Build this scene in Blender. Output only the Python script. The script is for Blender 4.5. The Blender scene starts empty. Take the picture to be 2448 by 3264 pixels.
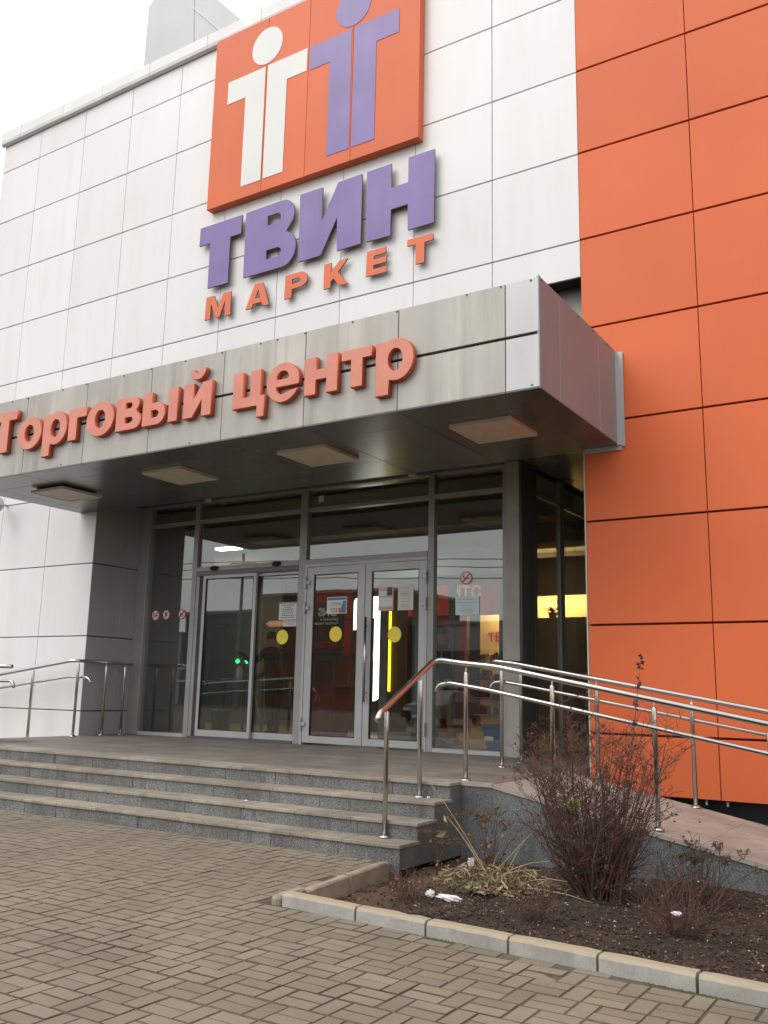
import bpy, bmesh, math, random
from mathutils import Vector, Matrix
import numpy as np

rnd = random.Random(7)
sc = bpy.context.scene
C = sc.collection

# ------------------------------------------------------------------ camera
H = 1.3483
YAW, PITCH, ROLL, FPX = math.radians(32.434), math.radians(11.106), math.radians(-1.234), 2920.0
cy, sy, cp, sp = math.cos(YAW), math.sin(YAW), math.cos(PITCH), math.sin(PITCH)
fwd = Vector((-sy*cp, cy*cp, sp)); rgt = Vector((cy, sy, 0)); dwn = fwd.cross(rgt)
r2 = rgt*math.cos(ROLL) + dwn*math.sin(ROLL); d2 = -rgt*math.sin(ROLL) + dwn*math.cos(ROLL)
cam = bpy.data.cameras.new('camera'); co = bpy.data.objects.new('camera', cam); C.objects.link(co)
mw = Matrix.Identity(4)
for i in range(3):
    mw[i][0] = r2[i]; mw[i][1] = -d2[i]; mw[i][2] = -fwd[i]
mw[2][3] = H
co.matrix_world = mw
cam.sensor_fit = 'HORIZONTAL'; cam.sensor_width = 36.0; cam.lens = FPX/2448*36
cam.clip_start = .05; cam.clip_end = 3000
sc.camera = co

# ------------------------------------------------------------------ sky, sun, exposure
W = bpy.data.worlds.new('World'); sc.world = W; W.use_nodes = True
nt = W.node_tree; nt.nodes.clear()
SUN_EL, SUN_AZ = math.radians(52), math.radians(-150)      # compass azimuth of the veiled sun, behind the camera to the left
sky = nt.nodes.new('ShaderNodeTexSky'); sky.sky_type = 'NISHITA'; sky.sun_disc = False
sky.sun_elevation = SUN_EL; sky.sun_rotation = SUN_AZ; sky.air_density = 1.0; sky.dust_density = 6.0; sky.ozone_density = 1.0
hs = nt.nodes.new('ShaderNodeHueSaturation'); hs.inputs['Saturation'].default_value = .12
mx = nt.nodes.new('ShaderNodeMixRGB'); mx.inputs[0].default_value = .8; mx.inputs[2].default_value = (8.9, 8.86, 8.8, 1)
bg = nt.nodes.new('ShaderNodeBackground'); bg.inputs[1].default_value = .12
wo = nt.nodes.new('ShaderNodeOutputWorld')
nt.links.new(sky.outputs[0], hs.inputs['Color']); nt.links.new(hs.outputs[0], mx.inputs[1])
nt.links.new(mx.outputs[0], bg.inputs[0]); nt.links.new(bg.outputs[0], wo.inputs[0])
sl = bpy.data.lights.new('sun', 'SUN'); sl.energy = .8; sl.angle = math.radians(45); sl.color = (1, .97, .93)
so = bpy.data.objects.new('sun', sl); C.objects.link(so)
sdir = Vector((math.sin(SUN_AZ)*math.cos(SUN_EL), math.cos(SUN_AZ)*math.cos(SUN_EL), math.sin(SUN_EL)))
so.rotation_euler = sdir.to_track_quat('Z', 'Y').to_euler()
so.location = sdir*40
sc.view_settings.view_transform = 'Standard'; sc.view_settings.look = 'None'
sc.view_settings.exposure = .5; sc.view_settings.gamma = 1.0
sc.view_settings.use_curve_mapping = False
sc.cycles.max_bounces = 10; sc.cycles.transparent_max_bounces = 16; sc.cycles.use_denoising = True
sc.cycles.caustics_reflective = False; sc.cycles.caustics_refractive = False
sc.cycles.sample_clamp_indirect = 6

# ------------------------------------------------------------------ materials
def new_mat(name):
    m = bpy.data.materials.new(name); m.use_nodes = True
    return m, m.node_tree, m.node_tree.nodes['Principled BSDF']

def N(t, kind, **kw):
    n = t.nodes.new(kind)
    for k, v in kw.items(): setattr(n, k, v)
    return n

def pmat(name, col, rough=.6, metal=0.0, var=0.0, noise=None, fine=None, bump=None, spec=.5, streak=None, coat=0):
    """var: value change per object; noise/fine: (scale, amount); streak: (scale, amount, dark colour)"""
    m, t, b = new_mat(name)
    geo = N(t, 'ShaderNodeNewGeometry')
    rgb = N(t, 'ShaderNodeRGB'); rgb.outputs[0].default_value = (*col, 1)
    cur = rgb.outputs[0]
    def mul(cur, fac_socket):
        h = N(t, 'ShaderNodeHueSaturation'); t.links.new(cur, h.inputs['Color']); t.links.new(fac_socket, h.inputs['Value'])
        return h.outputs[0]
    def ranged(sock, lo, hi, f0=0., f1=1.):
        r = N(t, 'ShaderNodeMapRange'); t.links.new(sock, r.inputs[0])
        r.inputs[1].default_value = f0; r.inputs[2].default_value = f1; r.inputs[3].default_value = lo; r.inputs[4].default_value = hi
        return r.outputs[0]
    if var:
        oi = N(t, 'ShaderNodeObjectInfo'); cur = mul(cur, ranged(oi.outputs['Random'], 1-var, 1+var))
    for nz in (noise, fine):
        if nz:
            x = N(t, 'ShaderNodeTexNoise'); x.inputs['Scale'].default_value = nz[0]; x.inputs['Detail'].default_value = 5
            t.links.new(geo.outputs['Position'], x.inputs['Vector'])
            cur = mul(cur, ranged(x.outputs[0], 1-nz[1], 1+nz[1], .3, .7))
    if streak:
        mp = N(t, 'ShaderNodeMapping'); mp.inputs['Scale'].default_value = (streak[0], streak[0], streak[0]*.07)
        t.links.new(geo.outputs['Position'], mp.inputs[0])
        x = N(t, 'ShaderNodeTexNoise'); x.inputs['Scale'].default_value = 1; x.inputs['Detail'].default_value = 6; x.inputs['Roughness'].default_value = .6
        t.links.new(mp.outputs[0], x.inputs['Vector'])
        x2 = N(t, 'ShaderNodeTexNoise'); x2.inputs['Scale'].default_value = .9; t.links.new(geo.outputs['Position'], x2.inputs['Vector'])
        mm = N(t, 'ShaderNodeMath', operation='MULTIPLY'); t.links.new(ranged(x.outputs[0], 0, 1, .4, .75), mm.inputs[0]); t.links.new(ranged(x2.outputs[0], 0, 1, .3, .65), mm.inputs[1])
        m3 = N(t, 'ShaderNodeMath', operation='MULTIPLY'); t.links.new(mm.outputs[0], m3.inputs[0]); m3.inputs[1].default_value = streak[1]
        mix = N(t, 'ShaderNodeMixRGB'); t.links.new(m3.outputs[0], mix.inputs[0]); t.links.new(cur, mix.inputs[1]); mix.inputs[2].default_value = (*streak[2], 1)
        cur = mix.outputs[0]
    t.links.new(cur, b.inputs['Base Color'])
    b.inputs['Roughness'].default_value = rough; b.inputs['Metallic'].default_value = metal
    b.inputs['Specular IOR Level'].default_value = spec
    if coat: b.inputs['Coat Weight'].default_value = coat
    if bump:
        x = N(t, 'ShaderNodeTexNoise'); x.inputs['Scale'].default_value = bump[0]; x.inputs['Detail'].default_value = 6
        t.links.new(geo.outputs['Position'], x.inputs['Vector'])
        bp = N(t, 'ShaderNodeBump'); bp.inputs['Strength'].default_value = bump[1]; bp.inputs['Distance'].default_value = bump[2] if len(bump) > 2 else .01
        t.links.new(x.outputs[0], bp.inputs['Height']); t.links.new(bp.outputs[0], b.inputs['Normal'])
    return m

def emat(name, col, strength):
    m, t, b = new_mat(name)
    b.inputs['Base Color'].default_value = (*col, 1)
    b.inputs['Emission Color'].default_value = (*col, 1); b.inputs['Emission Strength'].default_value = strength
    return m

def glass_mat(name, tint=(.86, .89, .87), F0=.10):
    m = bpy.data.materials.new(name); m.use_nodes = True; t = m.node_tree; t.nodes.clear()
    o = N(t, 'ShaderNodeOutputMaterial'); mix = N(t, 'ShaderNodeMixShader')
    # Schlick reflectance of one face of a coated pane (the Fresnel node would turn to total reflection at the inner face)
    geo = N(t, 'ShaderNodeNewGeometry')
    dt = N(t, 'ShaderNodeVectorMath', operation='DOT_PRODUCT'); t.links.new(geo.outputs['Normal'], dt.inputs[0]); t.links.new(geo.outputs['Incoming'], dt.inputs[1])
    ab = N(t, 'ShaderNodeMath', operation='ABSOLUTE'); t.links.new(dt.outputs['Value'], ab.inputs[0])
    om = N(t, 'ShaderNodeMath', operation='SUBTRACT'); om.inputs[0].default_value = 1; t.links.new(ab.outputs[0], om.inputs[1])
    pw = N(t, 'ShaderNodeMath', operation='POWER'); t.links.new(om.outputs[0], pw.inputs[0]); pw.inputs[1].default_value = 5
    fr = N(t, 'ShaderNodeMath', operation='MULTIPLY_ADD'); t.links.new(pw.outputs[0], fr.inputs[0]); fr.inputs[1].default_value = 1-F0; fr.inputs[2].default_value = F0
    tr = N(t, 'ShaderNodeBsdfTransparent'); tr.inputs[0].default_value = (*tint, 1)
    gl = N(t, 'ShaderNodeBsdfGlossy'); gl.inputs['Roughness'].default_value = .012; gl.inputs[0].default_value = (.93, .95, .95, 1)
    nz = N(t, 'ShaderNodeTexNoise'); nz.inputs['Scale'].default_value = 1.1; nz.inputs['Detail'].default_value = 1
    t.links.new(geo.outputs['Position'], nz.inputs['Vector'])
    bp = N(t, 'ShaderNodeBump'); bp.inputs['Strength'].default_value = .05; bp.inputs['Distance'].default_value = .02
    t.links.new(nz.outputs[0], bp.inputs['Height']); t.links.new(bp.outputs[0], gl.inputs['Normal'])
    t.links.new(fr.outputs[0], mix.inputs[0]); t.links.new(tr.outputs[0], mix.inputs[1]); t.links.new(gl.outputs[0], mix.inputs[2])
    t.links.new(mix.outputs[0], o.inputs[0])
    return m

def granite(name, base, dark, light, scale=260, rough=.5, drips=0):
    m, t, b = new_mat(name)
    geo = N(t, 'ShaderNodeNewGeometry')
    v = N(t, 'ShaderNodeTexVoronoi'); v.inputs['Scale'].default_value = scale; t.links.new(geo.outputs['Position'], v.inputs['Vector'])
    sep = N(t, 'ShaderNodeSeparateColor'); t.links.new(v.outputs['Color'], sep.inputs[0])
    cr = N(t, 'ShaderNodeValToRGB'); e = cr.color_ramp.elements
    e[0].position = 0; e[0].color = (*dark, 1); e[1].position = 1; e[1].color = (*light, 1)
    k = e.new(.45); k.color = (*base, 1)
    t.links.new(sep.outputs[0], cr.inputs[0])
    n = N(t, 'ShaderNodeTexNoise'); n.inputs['Scale'].default_value = 2.3; n.inputs['Detail'].default_value = 8; t.links.new(geo.outputs['Position'], n.inputs['Vector'])
    r = N(t, 'ShaderNodeMapRange'); t.links.new(n.outputs[0], r.inputs[0]); r.inputs[1].default_value = .3; r.inputs[2].default_value = .7; r.inputs[3].default_value = .72; r.inputs[4].default_value = 1.2
    oi = N(t, 'ShaderNodeObjectInfo'); r2_ = N(t, 'ShaderNodeMapRange'); t.links.new(oi.outputs['Random'], r2_.inputs[0]); r2_.inputs[3].default_value = .88; r2_.inputs[4].default_value = 1.12
    mu = N(t, 'ShaderNodeMath', operation='MULTIPLY'); t.links.new(r.outputs[0], mu.inputs[0]); t.links.new(r2_.outputs[0], mu.inputs[1])
    h = N(t, 'ShaderNodeHueSaturation'); t.links.new(cr.outputs[0], h.inputs['Color']); t.links.new(mu.outputs[0], h.inputs['Value'])
    out = h.outputs[0]
    if drips:
        mp = N(t, 'ShaderNodeMapping'); mp.inputs['Scale'].default_value = (9, 9, 1.3); t.links.new(geo.outputs['Position'], mp.inputs[0])
        dn = N(t, 'ShaderNodeTexNoise'); dn.inputs['Scale'].default_value = 1; dn.inputs['Detail'].default_value = 7; dn.inputs['Roughness'].default_value = .65; t.links.new(mp.outputs[0], dn.inputs['Vector'])
        rr = N(t, 'ShaderNodeMapRange'); t.links.new(dn.outputs[0], rr.inputs[0]); rr.inputs[1].default_value = .52; rr.inputs[2].default_value = .72; rr.inputs[4].default_value = drips
        mi = N(t, 'ShaderNodeMixRGB'); t.links.new(rr.outputs[0], mi.inputs[0]); t.links.new(out, mi.inputs[1]); mi.inputs[2].default_value = (.045, .035, .026, 1); out = mi.outputs[0]
    t.links.new(out, b.inputs['Base Color']); b.inputs['Roughness'].default_value = rough
    return m

M = {}
M['white'] = pmat('white_panel', (.80, .795, .79), .36, var=.025, noise=(.45, .03), streak=(3.2, .26, (.55, .50, .42)), spec=.5)
M['orange'] = pmat('orange_panel', (.73, .155, .054), .46, var=.035, noise=(.6, .05), fine=(160, .03), spec=.3, streak=(3, .10, (.45, .10, .045)))
M['gap'] = pmat('joint_backing', (.05, .045, .04), .8)
M['gap_orange'] = pmat('joint_backing_orange', (.10, .02, .012), .7)
M['coping'] = pmat('coping_metal', (.72, .72, .71), .4, var=.03, noise=(1.5, .06))
M['roofbox'] = pmat('roof_housing', (.58, .59, .60), .5, noise=(.8, .05))
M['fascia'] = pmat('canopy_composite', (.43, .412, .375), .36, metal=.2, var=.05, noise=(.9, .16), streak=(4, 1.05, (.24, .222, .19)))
M['fascia_clean'] = pmat('canopy_composite_clean', (.50, .50, .50), .30, metal=.25, noise=(.8, .05), streak=(5, .3, (.3, .29, .27)))
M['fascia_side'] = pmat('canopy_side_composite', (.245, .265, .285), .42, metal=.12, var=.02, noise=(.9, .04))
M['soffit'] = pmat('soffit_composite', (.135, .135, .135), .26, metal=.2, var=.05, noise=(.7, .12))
M['lamp_frame'] = pmat('lamp_housing', (.70, .66, .58), .5)
M['lamp_diff'] = pmat('lamp_diffuser_off', (.66, .60, .48), .55, noise=(6, .08))
M['purple'] = pmat('purple_paint', (.190, .130, .365), .36, noise=(1.4, .12), streak=(4, .30, (.32, .26, .43)))
M['fig_white'] = pmat('sign_white', (.74, .74, .72), .4, noise=(1.2, .03))
M['letter_face'] = pmat('letter_acrylic', (.66, .235, .165), .42, noise=(3.5, .09), fine=(60, .03))
M['letter_side'] = pmat('letter_side', (.56, .110, .045), .45, noise=(4, .12))
M['letter_orange'] = pmat('letter_orange', (.74, .150, .052), .42)
M['letter_edge'] = pmat('letter_return', (.18, .13, .12), .5)
M['alu'] = pmat('grey_aluminium', (.34, .335, .325), .42, metal=.25, noise=(3, .06), fine=(40, .03))
M['alu_light'] = pmat('pale_aluminium', (.47, .475, .48), .38, metal=.2, noise=(3, .05))
M['alu_dark'] = pmat('dark_aluminium', (.13, .13, .13), .4, metal=.3)
M['pier'] = pmat('pier_cladding', (.42, .415, .41), .4, metal=.05, noise=(2, .06))
M['stone_col'] = pmat('column_cladding', (.35, .33, .30), .6, noise=(3, .1), fine=(60, .06))
M['glass'] = glass_mat('clear_glass')
M['steel'] = pmat('stainless_steel', (.54, .525, .50), .23, metal=1.0, noise=(8, .05))
M['black'] = pmat('black_plastic', (.012, .012, .013), .35)
M['white_plastic'] = pmat('white_plastic', (.6, .6, .57), .45)
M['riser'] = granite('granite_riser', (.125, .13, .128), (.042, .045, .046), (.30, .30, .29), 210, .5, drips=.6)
M['riser_side'] = granite('granite_side', (.115, .112, .105), (.06, .06, .058), (.19, .185, .175), 240, .55)
M['ramp_wall'] = granite('granite_ramp_wall', (.115, .124, .126), (.045, .05, .052), (.22, .23, .23), 200, .55, drips=.4)
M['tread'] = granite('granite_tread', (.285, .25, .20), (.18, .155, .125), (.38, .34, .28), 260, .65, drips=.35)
M['platform'] = granite('granite_platform', (.20, .18, .153), (.14, .125, .105), (.27, .245, .21), 260, .6, drips=.3)
M['ramp'] = granite('granite_ramp', (.34, .298, .262), (.255, .22, .192), (.41, .365, .325), 300, .65, drips=.3)
M['kerb'] = pmat('kerb_concrete', (.35, .342, .315), .85, var=.06, noise=(6, .16), fine=(70, .08), bump=(60, .4, .004), streak=(12, .9, (.17, .155, .13)))
M['kerb_old'] = pmat('kerb_concrete_old', (.30, .255, .19), .9, var=.06, noise=(7, .22), fine=(60, .1), bump=(40, .6, .006))
M['paver'] = pmat('paver_concrete', (.205, .173, .128), .82, var=.12, noise=(1.6, .16), fine=(110, .13), bump=(170, .35, .003))
M['joint_sand'] = pmat('joint_sand', (.092, .072, .050), .95, noise=(1.5, .5), fine=(80, .25), bump=(120, .6, .004))
M['asphalt'] = pmat('asphalt', (.055, .054, .052), .9, noise=(.3, .15), fine=(30, .15))
M['soil'] = pmat('soil', (.045, .029, .019), .95, noise=(2.2, .35), fine=(45, .6), bump=(55, 1.0, .03))
M['clod'] = pmat('soil_clod', (.042, .027, .018), .95, noise=(4, .5), fine=(60, .3))
M['litterleaf'] = pmat('dead_leaf', (.115, .074, .045), .8, noise=(9, .6), fine=(40, .2))
M['litterpale'] = pmat('pale_dead_leaf', (.42, .34, .25), .8, noise=(9, .35))
M['bark'] = pmat('shrub_bark', (.082, .050, .036), .8, noise=(5, .35))
M['bark_red'] = pmat('shrub_twig_red', (.125, .048, .034), .75, noise=(6, .35))
M['leaf_purple'] = pmat('shrub_leaf_purple', (.070, .034, .044), .6, noise=(9, .3))
M['leaf_red'] = pmat('shrub_leaf_red', (.33, .045, .035), .6, noise=(9, .3))
M['leaf_green'] = pmat('green_rag', (.33, .36, .05), .7, noise=(12, .3))
M['straw'] = pmat('dry_straw', (.33, .265, .155), .75, noise=(8, .3))
M['straw_dark'] = pmat('dry_straw_dark', (.17, .125, .068), .8, noise=(8, .3))
M['rust_head'] = pmat('dried_flower_rust', (.15, .070, .032), .85, noise=(18, .4))
M['brown_head'] = pmat('dried_flower_brown', (.105, .06, .036), .85, noise=(18, .4))
M['rustleaf'] = pmat('rust_leaf', (.25, .105, .035), .7, noise=(18, .3))
M['moss'] = pmat('joint_moss', (.075, .075, .025), .9, noise=(20, .4))
M['paper'] = pmat('paper', (.72, .74, .73), .6)
M['paper_blue'] = pmat('paper_bluish', (.60, .72, .76), .6)
M['paper_cream'] = pmat('paper_cream', (.66, .66, .60), .6)
M['paper_pink'] = pmat('paper_pink', (.72, .42, .40), .6)
M['ink'] = pmat('ink', (.10, .10, .11), .7)
M['ink_grey'] = pmat('ink_grey', (.36, .38, .39), .7)
M['ink_blue'] = pmat('ink_blue', (.05, .22, .52), .7)
M['ink_green'] = pmat('ink_green', (.05, .35, .25), .7)
M['ink_pink'] = pmat('ink_pink', (.70, .12, .25), .7)
M['yellow'] = pmat('yellow_sticker', (.95, .76, .07), .5)
M['red'] = pmat('red_sticker', (.55, .03, .03), .5)
M['orange_st'] = pmat('orange_sticker', (.78, .26, .12), .5)
M['sticker_white'] = pmat('white_sticker', (.78, .74, .74), .5)
M['tissue'] = pmat('tissue', (.74, .68, .70), .8)

def top_dirt(m, col, amt=.8):
    """settled dirt on upward faces"""
    t = m.node_tree; b = t.nodes['Principled BSDF']; src = b.inputs['Base Color'].links[0].from_socket
    geo = N(t, 'ShaderNodeNewGeometry'); sp_ = N(t, 'ShaderNodeSeparateXYZ'); t.links.new(geo.outputs['True Normal'], sp_.inputs[0])
    nz = N(t, 'ShaderNodeTexNoise'); nz.inputs['Scale'].default_value = 9; nz.inputs['Detail'].default_value = 6; t.links.new(geo.outputs['Position'], nz.inputs['Vector'])
    r = N(t, 'ShaderNodeMapRange'); t.links.new(sp_.outputs[2], r.inputs[0]); r.inputs[1].default_value = .2; r.inputs[2].default_value = .7; r.inputs[4].default_value = amt
    r3 = N(t, 'ShaderNodeMapRange'); t.links.new(nz.outputs[0], r3.inputs[0]); r3.inputs[1].default_value = .3; r3.inputs[2].default_value = .55; r3.inputs[3].default_value = .45
    mu = N(t, 'ShaderNodeMath', operation='MULTIPLY'); t.links.new(r.outputs[0], mu.inputs[0]); t.links.new(r3.outputs[0], mu.inputs[1])
    mix = N(t, 'ShaderNodeMixRGB'); t.links.new(mu.outputs[0], mix.inputs[0]); t.links.new(src, mix.inputs[1]); mix.inputs[2].default_value = (*col, 1)
    t.links.new(mix.outputs[0], b.inputs['Base Color'])
def two_tone(m, col, axis_from, axis_to, scale=3):
    """a second earth colour taking over along X, with a ragged edge"""
    t = m.node_tree; b = t.nodes['Principled BSDF']; src = b.inputs['Base Color'].links[0].from_socket
    geo = N(t, 'ShaderNodeNewGeometry'); sp_ = N(t, 'ShaderNodeSeparateXYZ'); t.links.new(geo.outputs['Position'], sp_.inputs[0])
    nz = N(t, 'ShaderNodeTexNoise'); nz.inputs['Scale'].default_value = scale; nz.inputs['Detail'].default_value = 7; t.links.new(geo.outputs['Position'], nz.inputs['Vector'])
    ad = N(t, 'ShaderNodeMath', operation='MULTIPLY_ADD'); t.links.new(nz.outputs[0], ad.inputs[0]); ad.inputs[1].default_value = 1.6; t.links.new(sp_.outputs[0], ad.inputs[2])
    r = N(t, 'ShaderNodeMapRange'); t.links.new(ad.outputs[0], r.inputs[0]); r.inputs[1].default_value = axis_from+.8; r.inputs[2].default_value = axis_to+.8; r.inputs[3].default_value = 1; r.inputs[4].default_value = 0
    mix = N(t, 'ShaderNodeMixRGB'); t.links.new(r.outputs[0], mix.inputs[0]); t.links.new(src, mix.inputs[1]); mix.inputs[2].default_value = (*col, 1)
    t.links.new(mix.outputs[0], b.inputs['Base Color'])
top_dirt(M['kerb'], (.36, .295, .20), 1.0); two_tone(M['soil'], (.115, .066, .038), -3.75, -3.15)
M['kerb'].name = 'kerb_concrete'

# ------------------------------------------------------------------ mesh helpers
class MB:
    def __init__(s): s.v = []; s.f = []; s.mi = []; s.cur = 0
    def add(s, vs, fs):
        n = len(s.v); s.v += [tuple(v) for v in vs]; s.f += [tuple(i+n for i in f) for f in fs]; s.mi += [s.cur]*len(fs)
    def box(s, x0, x1, y0, y1, z0, z1):
        s.add([(x0,y0,z0),(x1,y0,z0),(x1,y1,z0),(x0,y1,z0),(x0,y0,z1),(x1,y0,z1),(x1,y1,z1),(x0,y1,z1)],
              [(0,3,2,1),(4,5,6,7),(0,1,5,4),(1,2,6,5),(2,3,7,6),(3,0,4,7)])
        return s
    def cbox(s, x0, x1, y0, y1, z0, z1, b=.006):
        """box with all edges chamfered"""
        bm = bmesh.new(); bmesh.ops.create_cube(bm, size=1)
        for v in bm.verts: v.co = Vector(((x0+x1)/2+v.co.x*(x1-x0), (y0+y1)/2+v.co.y*(y1-y0), (z0+z1)/2+v.co.z*(z1-z0)))
        bmesh.ops.bevel(bm, geom=bm.edges[:], offset=b, segments=1, affect='EDGES')
        bm.verts.index_update(); s.add([v.co[:] for v in bm.verts], [[v.index for v in f.verts] for f in bm.faces]); bm.free()
        return s
    def quad(s, a, b, c, d): s.add([a, b, c, d], [(0,1,2,3)]); return s
    def tube(s, pts, r, n=8, caps=True):
        pts = [Vector(p) for p in pts]; rs = r if isinstance(r, (list, tuple)) else [r]*len(pts)
        t0 = (pts[1]-pts[0]).normalized(); up = Vector((0,0,1)) if abs(t0.z) < .9 else Vector((1,0,0))
        u = t0.cross(up).normalized(); vs = []; fs = []
        for i, p in enumerate(pts):
            t = (pts[min(i+1, len(pts)-1)]-pts[max(i-1, 0)])
            t = t.normalized() if t.length > 1e-9 else t0
            u = (u - t*u.dot(t)); u = u.normalized() if u.length > 1e-6 else t.orthogonal().normalized()
            w = t.cross(u)
            for k in range(n):
                a = 2*math.pi*k/n; vs.append(p+(u*math.cos(a)+w*math.sin(a))*rs[i])
        for i in range(len(pts)-1):
            for k in range(n): fs.append((i*n+k, i*n+(k+1)%n, (i+1)*n+(k+1)%n, (i+1)*n+k))
        if caps: fs.append(tuple(range(n-1, -1, -1))); fs.append(tuple(range((len(pts)-1)*n, len(pts)*n)))
        s.add(vs, fs); return s
    def prism_xz(s, poly, y0, y1):
        """convex or simple polygon in X-Z, extruded in Y (y0 front)"""
        n = len(poly); vs = [(x, y0, z) for x, z in poly]+[(x, y1, z) for x, z in poly]
        fs = [tuple(range(n)), tuple(range(2*n-1, n-1, -1))]+[(i, i+n, (i+1) % n+n, (i+1) % n) for i in range(n)]
        s.add(vs, fs); return s
    def prism_yz(s, poly, x0, x1):
        n = len(poly); vs = [(x0, y, z) for y, z in poly]+[(x1, y, z) for y, z in poly]
        fs = [tuple(range(n)), tuple(range(2*n-1, n-1, -1))]+[(i, i+n, (i+1) % n+n, (i+1) % n) for i in range(n)]
        s.add(vs, fs); return s
    def disc_xz(s, cx, cz, rx, rz, y, n=32):
        s.add([(cx+rx*math.cos(2*math.pi*k/n), y, cz+rz*math.sin(2*math.pi*k/n)) for k in range(n)], [tuple(range(n))]); return s
    def mesh(s, name, mats, smooth=False, fixn=True):
        me = bpy.data.meshes.new(name); me.from_pydata(s.v, [], s.f)
        for m in (mats if isinstance(mats, (list, tuple)) else [mats]): me.materials.append(M[m] if isinstance(m, str) else m)
        if any(s.mi): me.polygons.foreach_set('material_index', s.mi)
        if fixn:
            bm = bmesh.new(); bm.from_mesh(me); bmesh.ops.recalc_face_normals(bm, faces=bm.faces[:]); bm.to_mesh(me); bm.free()
        if smooth: me.polygons.foreach_set('use_smooth', [True]*len(me.polygons))
        me.update(); return me
    def build(s, name, mats, parent=None, smooth=False, fixn=True):
        return link(name, s.mesh(name, mats, smooth, fixn), parent)

def link(name, me, parent=None):
    o = bpy.data.objects.new(name, me); C.objects.link(o)
    if parent is not None: adopt(o, parent)
    return o
def adopt(o, parent):
    o.parent = parent
    # parents are never rotated: empties are translated, mesh parents are built in world coordinates
    o.matrix_parent_inverse = Matrix.Translation(-parent.location) if parent.type == 'EMPTY' else Matrix.Identity(4)
def tag(o, label=None, cat=None, group=None, kind=None):
    if label: o['label'] = label
    if cat: o['category'] = cat
    if group: o['group'] = group
    if kind: o['kind'] = kind
    return o
def thing(name, label, cat, loc=(0,0,0), group=None):
    o = bpy.data.objects.new(name, None); C.objects.link(o); o.location = loc; o.empty_display_size = .2
    return tag(o, label, cat, group)
def part(name, mat, parent, *boxes, b=0, smooth=False):
    m = MB()
    for q in boxes: (m.cbox(*q, b=b) if b else m.box(*q))
    return m.build(name, mat, parent, smooth)

_pc = {}
def panel_mesh(w, h, d, mat, b=.004):
    k = (round(w, 3), round(h, 3), d, mat)
    if k not in _pc:
        # a cassette panel: flat face, small rounded-over edges, open back; face at y=0 looking to -y
        m = MB(); w2, h2 = w/2, h/2
        A = [(-w2+b,0,-h2+b),(w2-b,0,-h2+b),(w2-b,0,h2-b),(-w2+b,0,h2-b)]
        B = [(-w2,b,-h2),(w2,b,-h2),(w2,b,h2),(-w2,b,h2)]
        D = [(x,d,z) for x,_,z in B]
        m.add(A+B+D, [(0,1,2,3)]+[(4+i,4+(i+1)%4,(i+1)%4,i) for i in range(4)]+[(8+i,8+(i+1)%4,4+(i+1)%4,4+i) for i in range(4)]+[(11,10,9,8)])
        _pc[k] = m.mesh('panel', mat)
    return _pc[k]
def wall_panel(x0, x1, z0, z1, y, mat, parent, gx=.009, gz=.016, name='panel', d=.03, tilt=.0012, rot=None):
    o = bpy.data.objects.new(name, panel_mesh(x1-x0-gx, z1-z0-gz, d, mat)); C.objects.link(o)
    adopt(o, parent); o.location = ((x0+x1)/2, y, (z0+z1)/2)
    o.rotation_euler = (rnd.gauss(0, tilt), 0, rnd.gauss(0, tilt))
    return o

# ------------------------------------------------------------------ 2D shapes with holes -> mesh (lettering)
def glyph(name, splines, y_front, depth, mats, parent, bev=.0):
    cu = bpy.data.curves.new(name, 'CURVE'); cu.dimensions = '2D'; cu.fill_mode = 'BOTH'; cu.extrude = depth/2-bev; cu.bevel_depth = bev; cu.bevel_resolution = 0
    if bev: cu.offset = -bev
    for pts in splines:
        sp_ = cu.splines.new('POLY'); sp_.points.add(len(pts)-1)
        for p_, q in zip(sp_.points, pts): p_.co = (q[0], q[1], 0, 1)
        sp_.use_cyclic_u = True
    ob = bpy.data.objects.new(name, cu); me = bpy.data.meshes.new_from_object(ob)
    bpy.data.objects.remove(ob); bpy.data.curves.remove(cu)
    yc = y_front+depth/2
    for v in me.vertices: x, y, z = v.co; v.co = (x, yc-z, y)
    me.materials.clear()
    for m in mats: me.materials.append(M[m])
    me.update()
    if len(mats) > 1:
        for p_ in me.polygons: p_.material_index = 0 if p_.normal.y < -.95 else 1
    return link(name, me, parent)
def arc(cx, cy_, rx, ry, a0, a1, n=14):
    return [(cx+rx*math.cos(math.radians(a0+(a1-a0)*i/n)), cy_+ry*math.sin(math.radians(a0+(a1-a0)*i/n))) for i in range(n+1)]
def ell(cx, cy_, rx, ry, n=36): return arc(cx, cy_, rx, ry, 0, 360*(n-1)/n, n-1)

# =================================================================== GROUND
XS, Y0, T, RS = -4.005, 6.640, .2848, .1407          # stairs: right end, foot, tread, rise
PZ = 4*RS; YO, YV = 10.13, 11.17                     # platform height, facade plane, glass plane
YE = Y0+3*T                                          # platform edge
g = MB(); g.quad((-900,-900,-.36),(900,-900,-.36),(900,900,-.36),(-900,900,-.36))
tag(g.build('ground', 'asphalt', fixn=False), kind='structure')

def kerb_y(x): return 4.915-.0735*(x+3.9)            # outer foot of the front kerb
def side_x(y): return -3.95-.115*(y-4.92)            # paver side of the flush kerb beside the steps
pv = MB()
pv.box(-40, 24, -26, 1.5, -.3, -.0035)
pv.add([(-40,1.5,-.0035),(24,1.5,-.0035),(24,kerb_y(24),-.0035),(-3.9,kerb_y(-3.9),-.0035),(side_x(6.8),6.8,-.0035),(-40,6.8,-.0035)], [(0,1,2,3,4,5)])
pavement = tag(pv.build('pavement', 'joint_sand', fixn=False), kind='structure')

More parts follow.
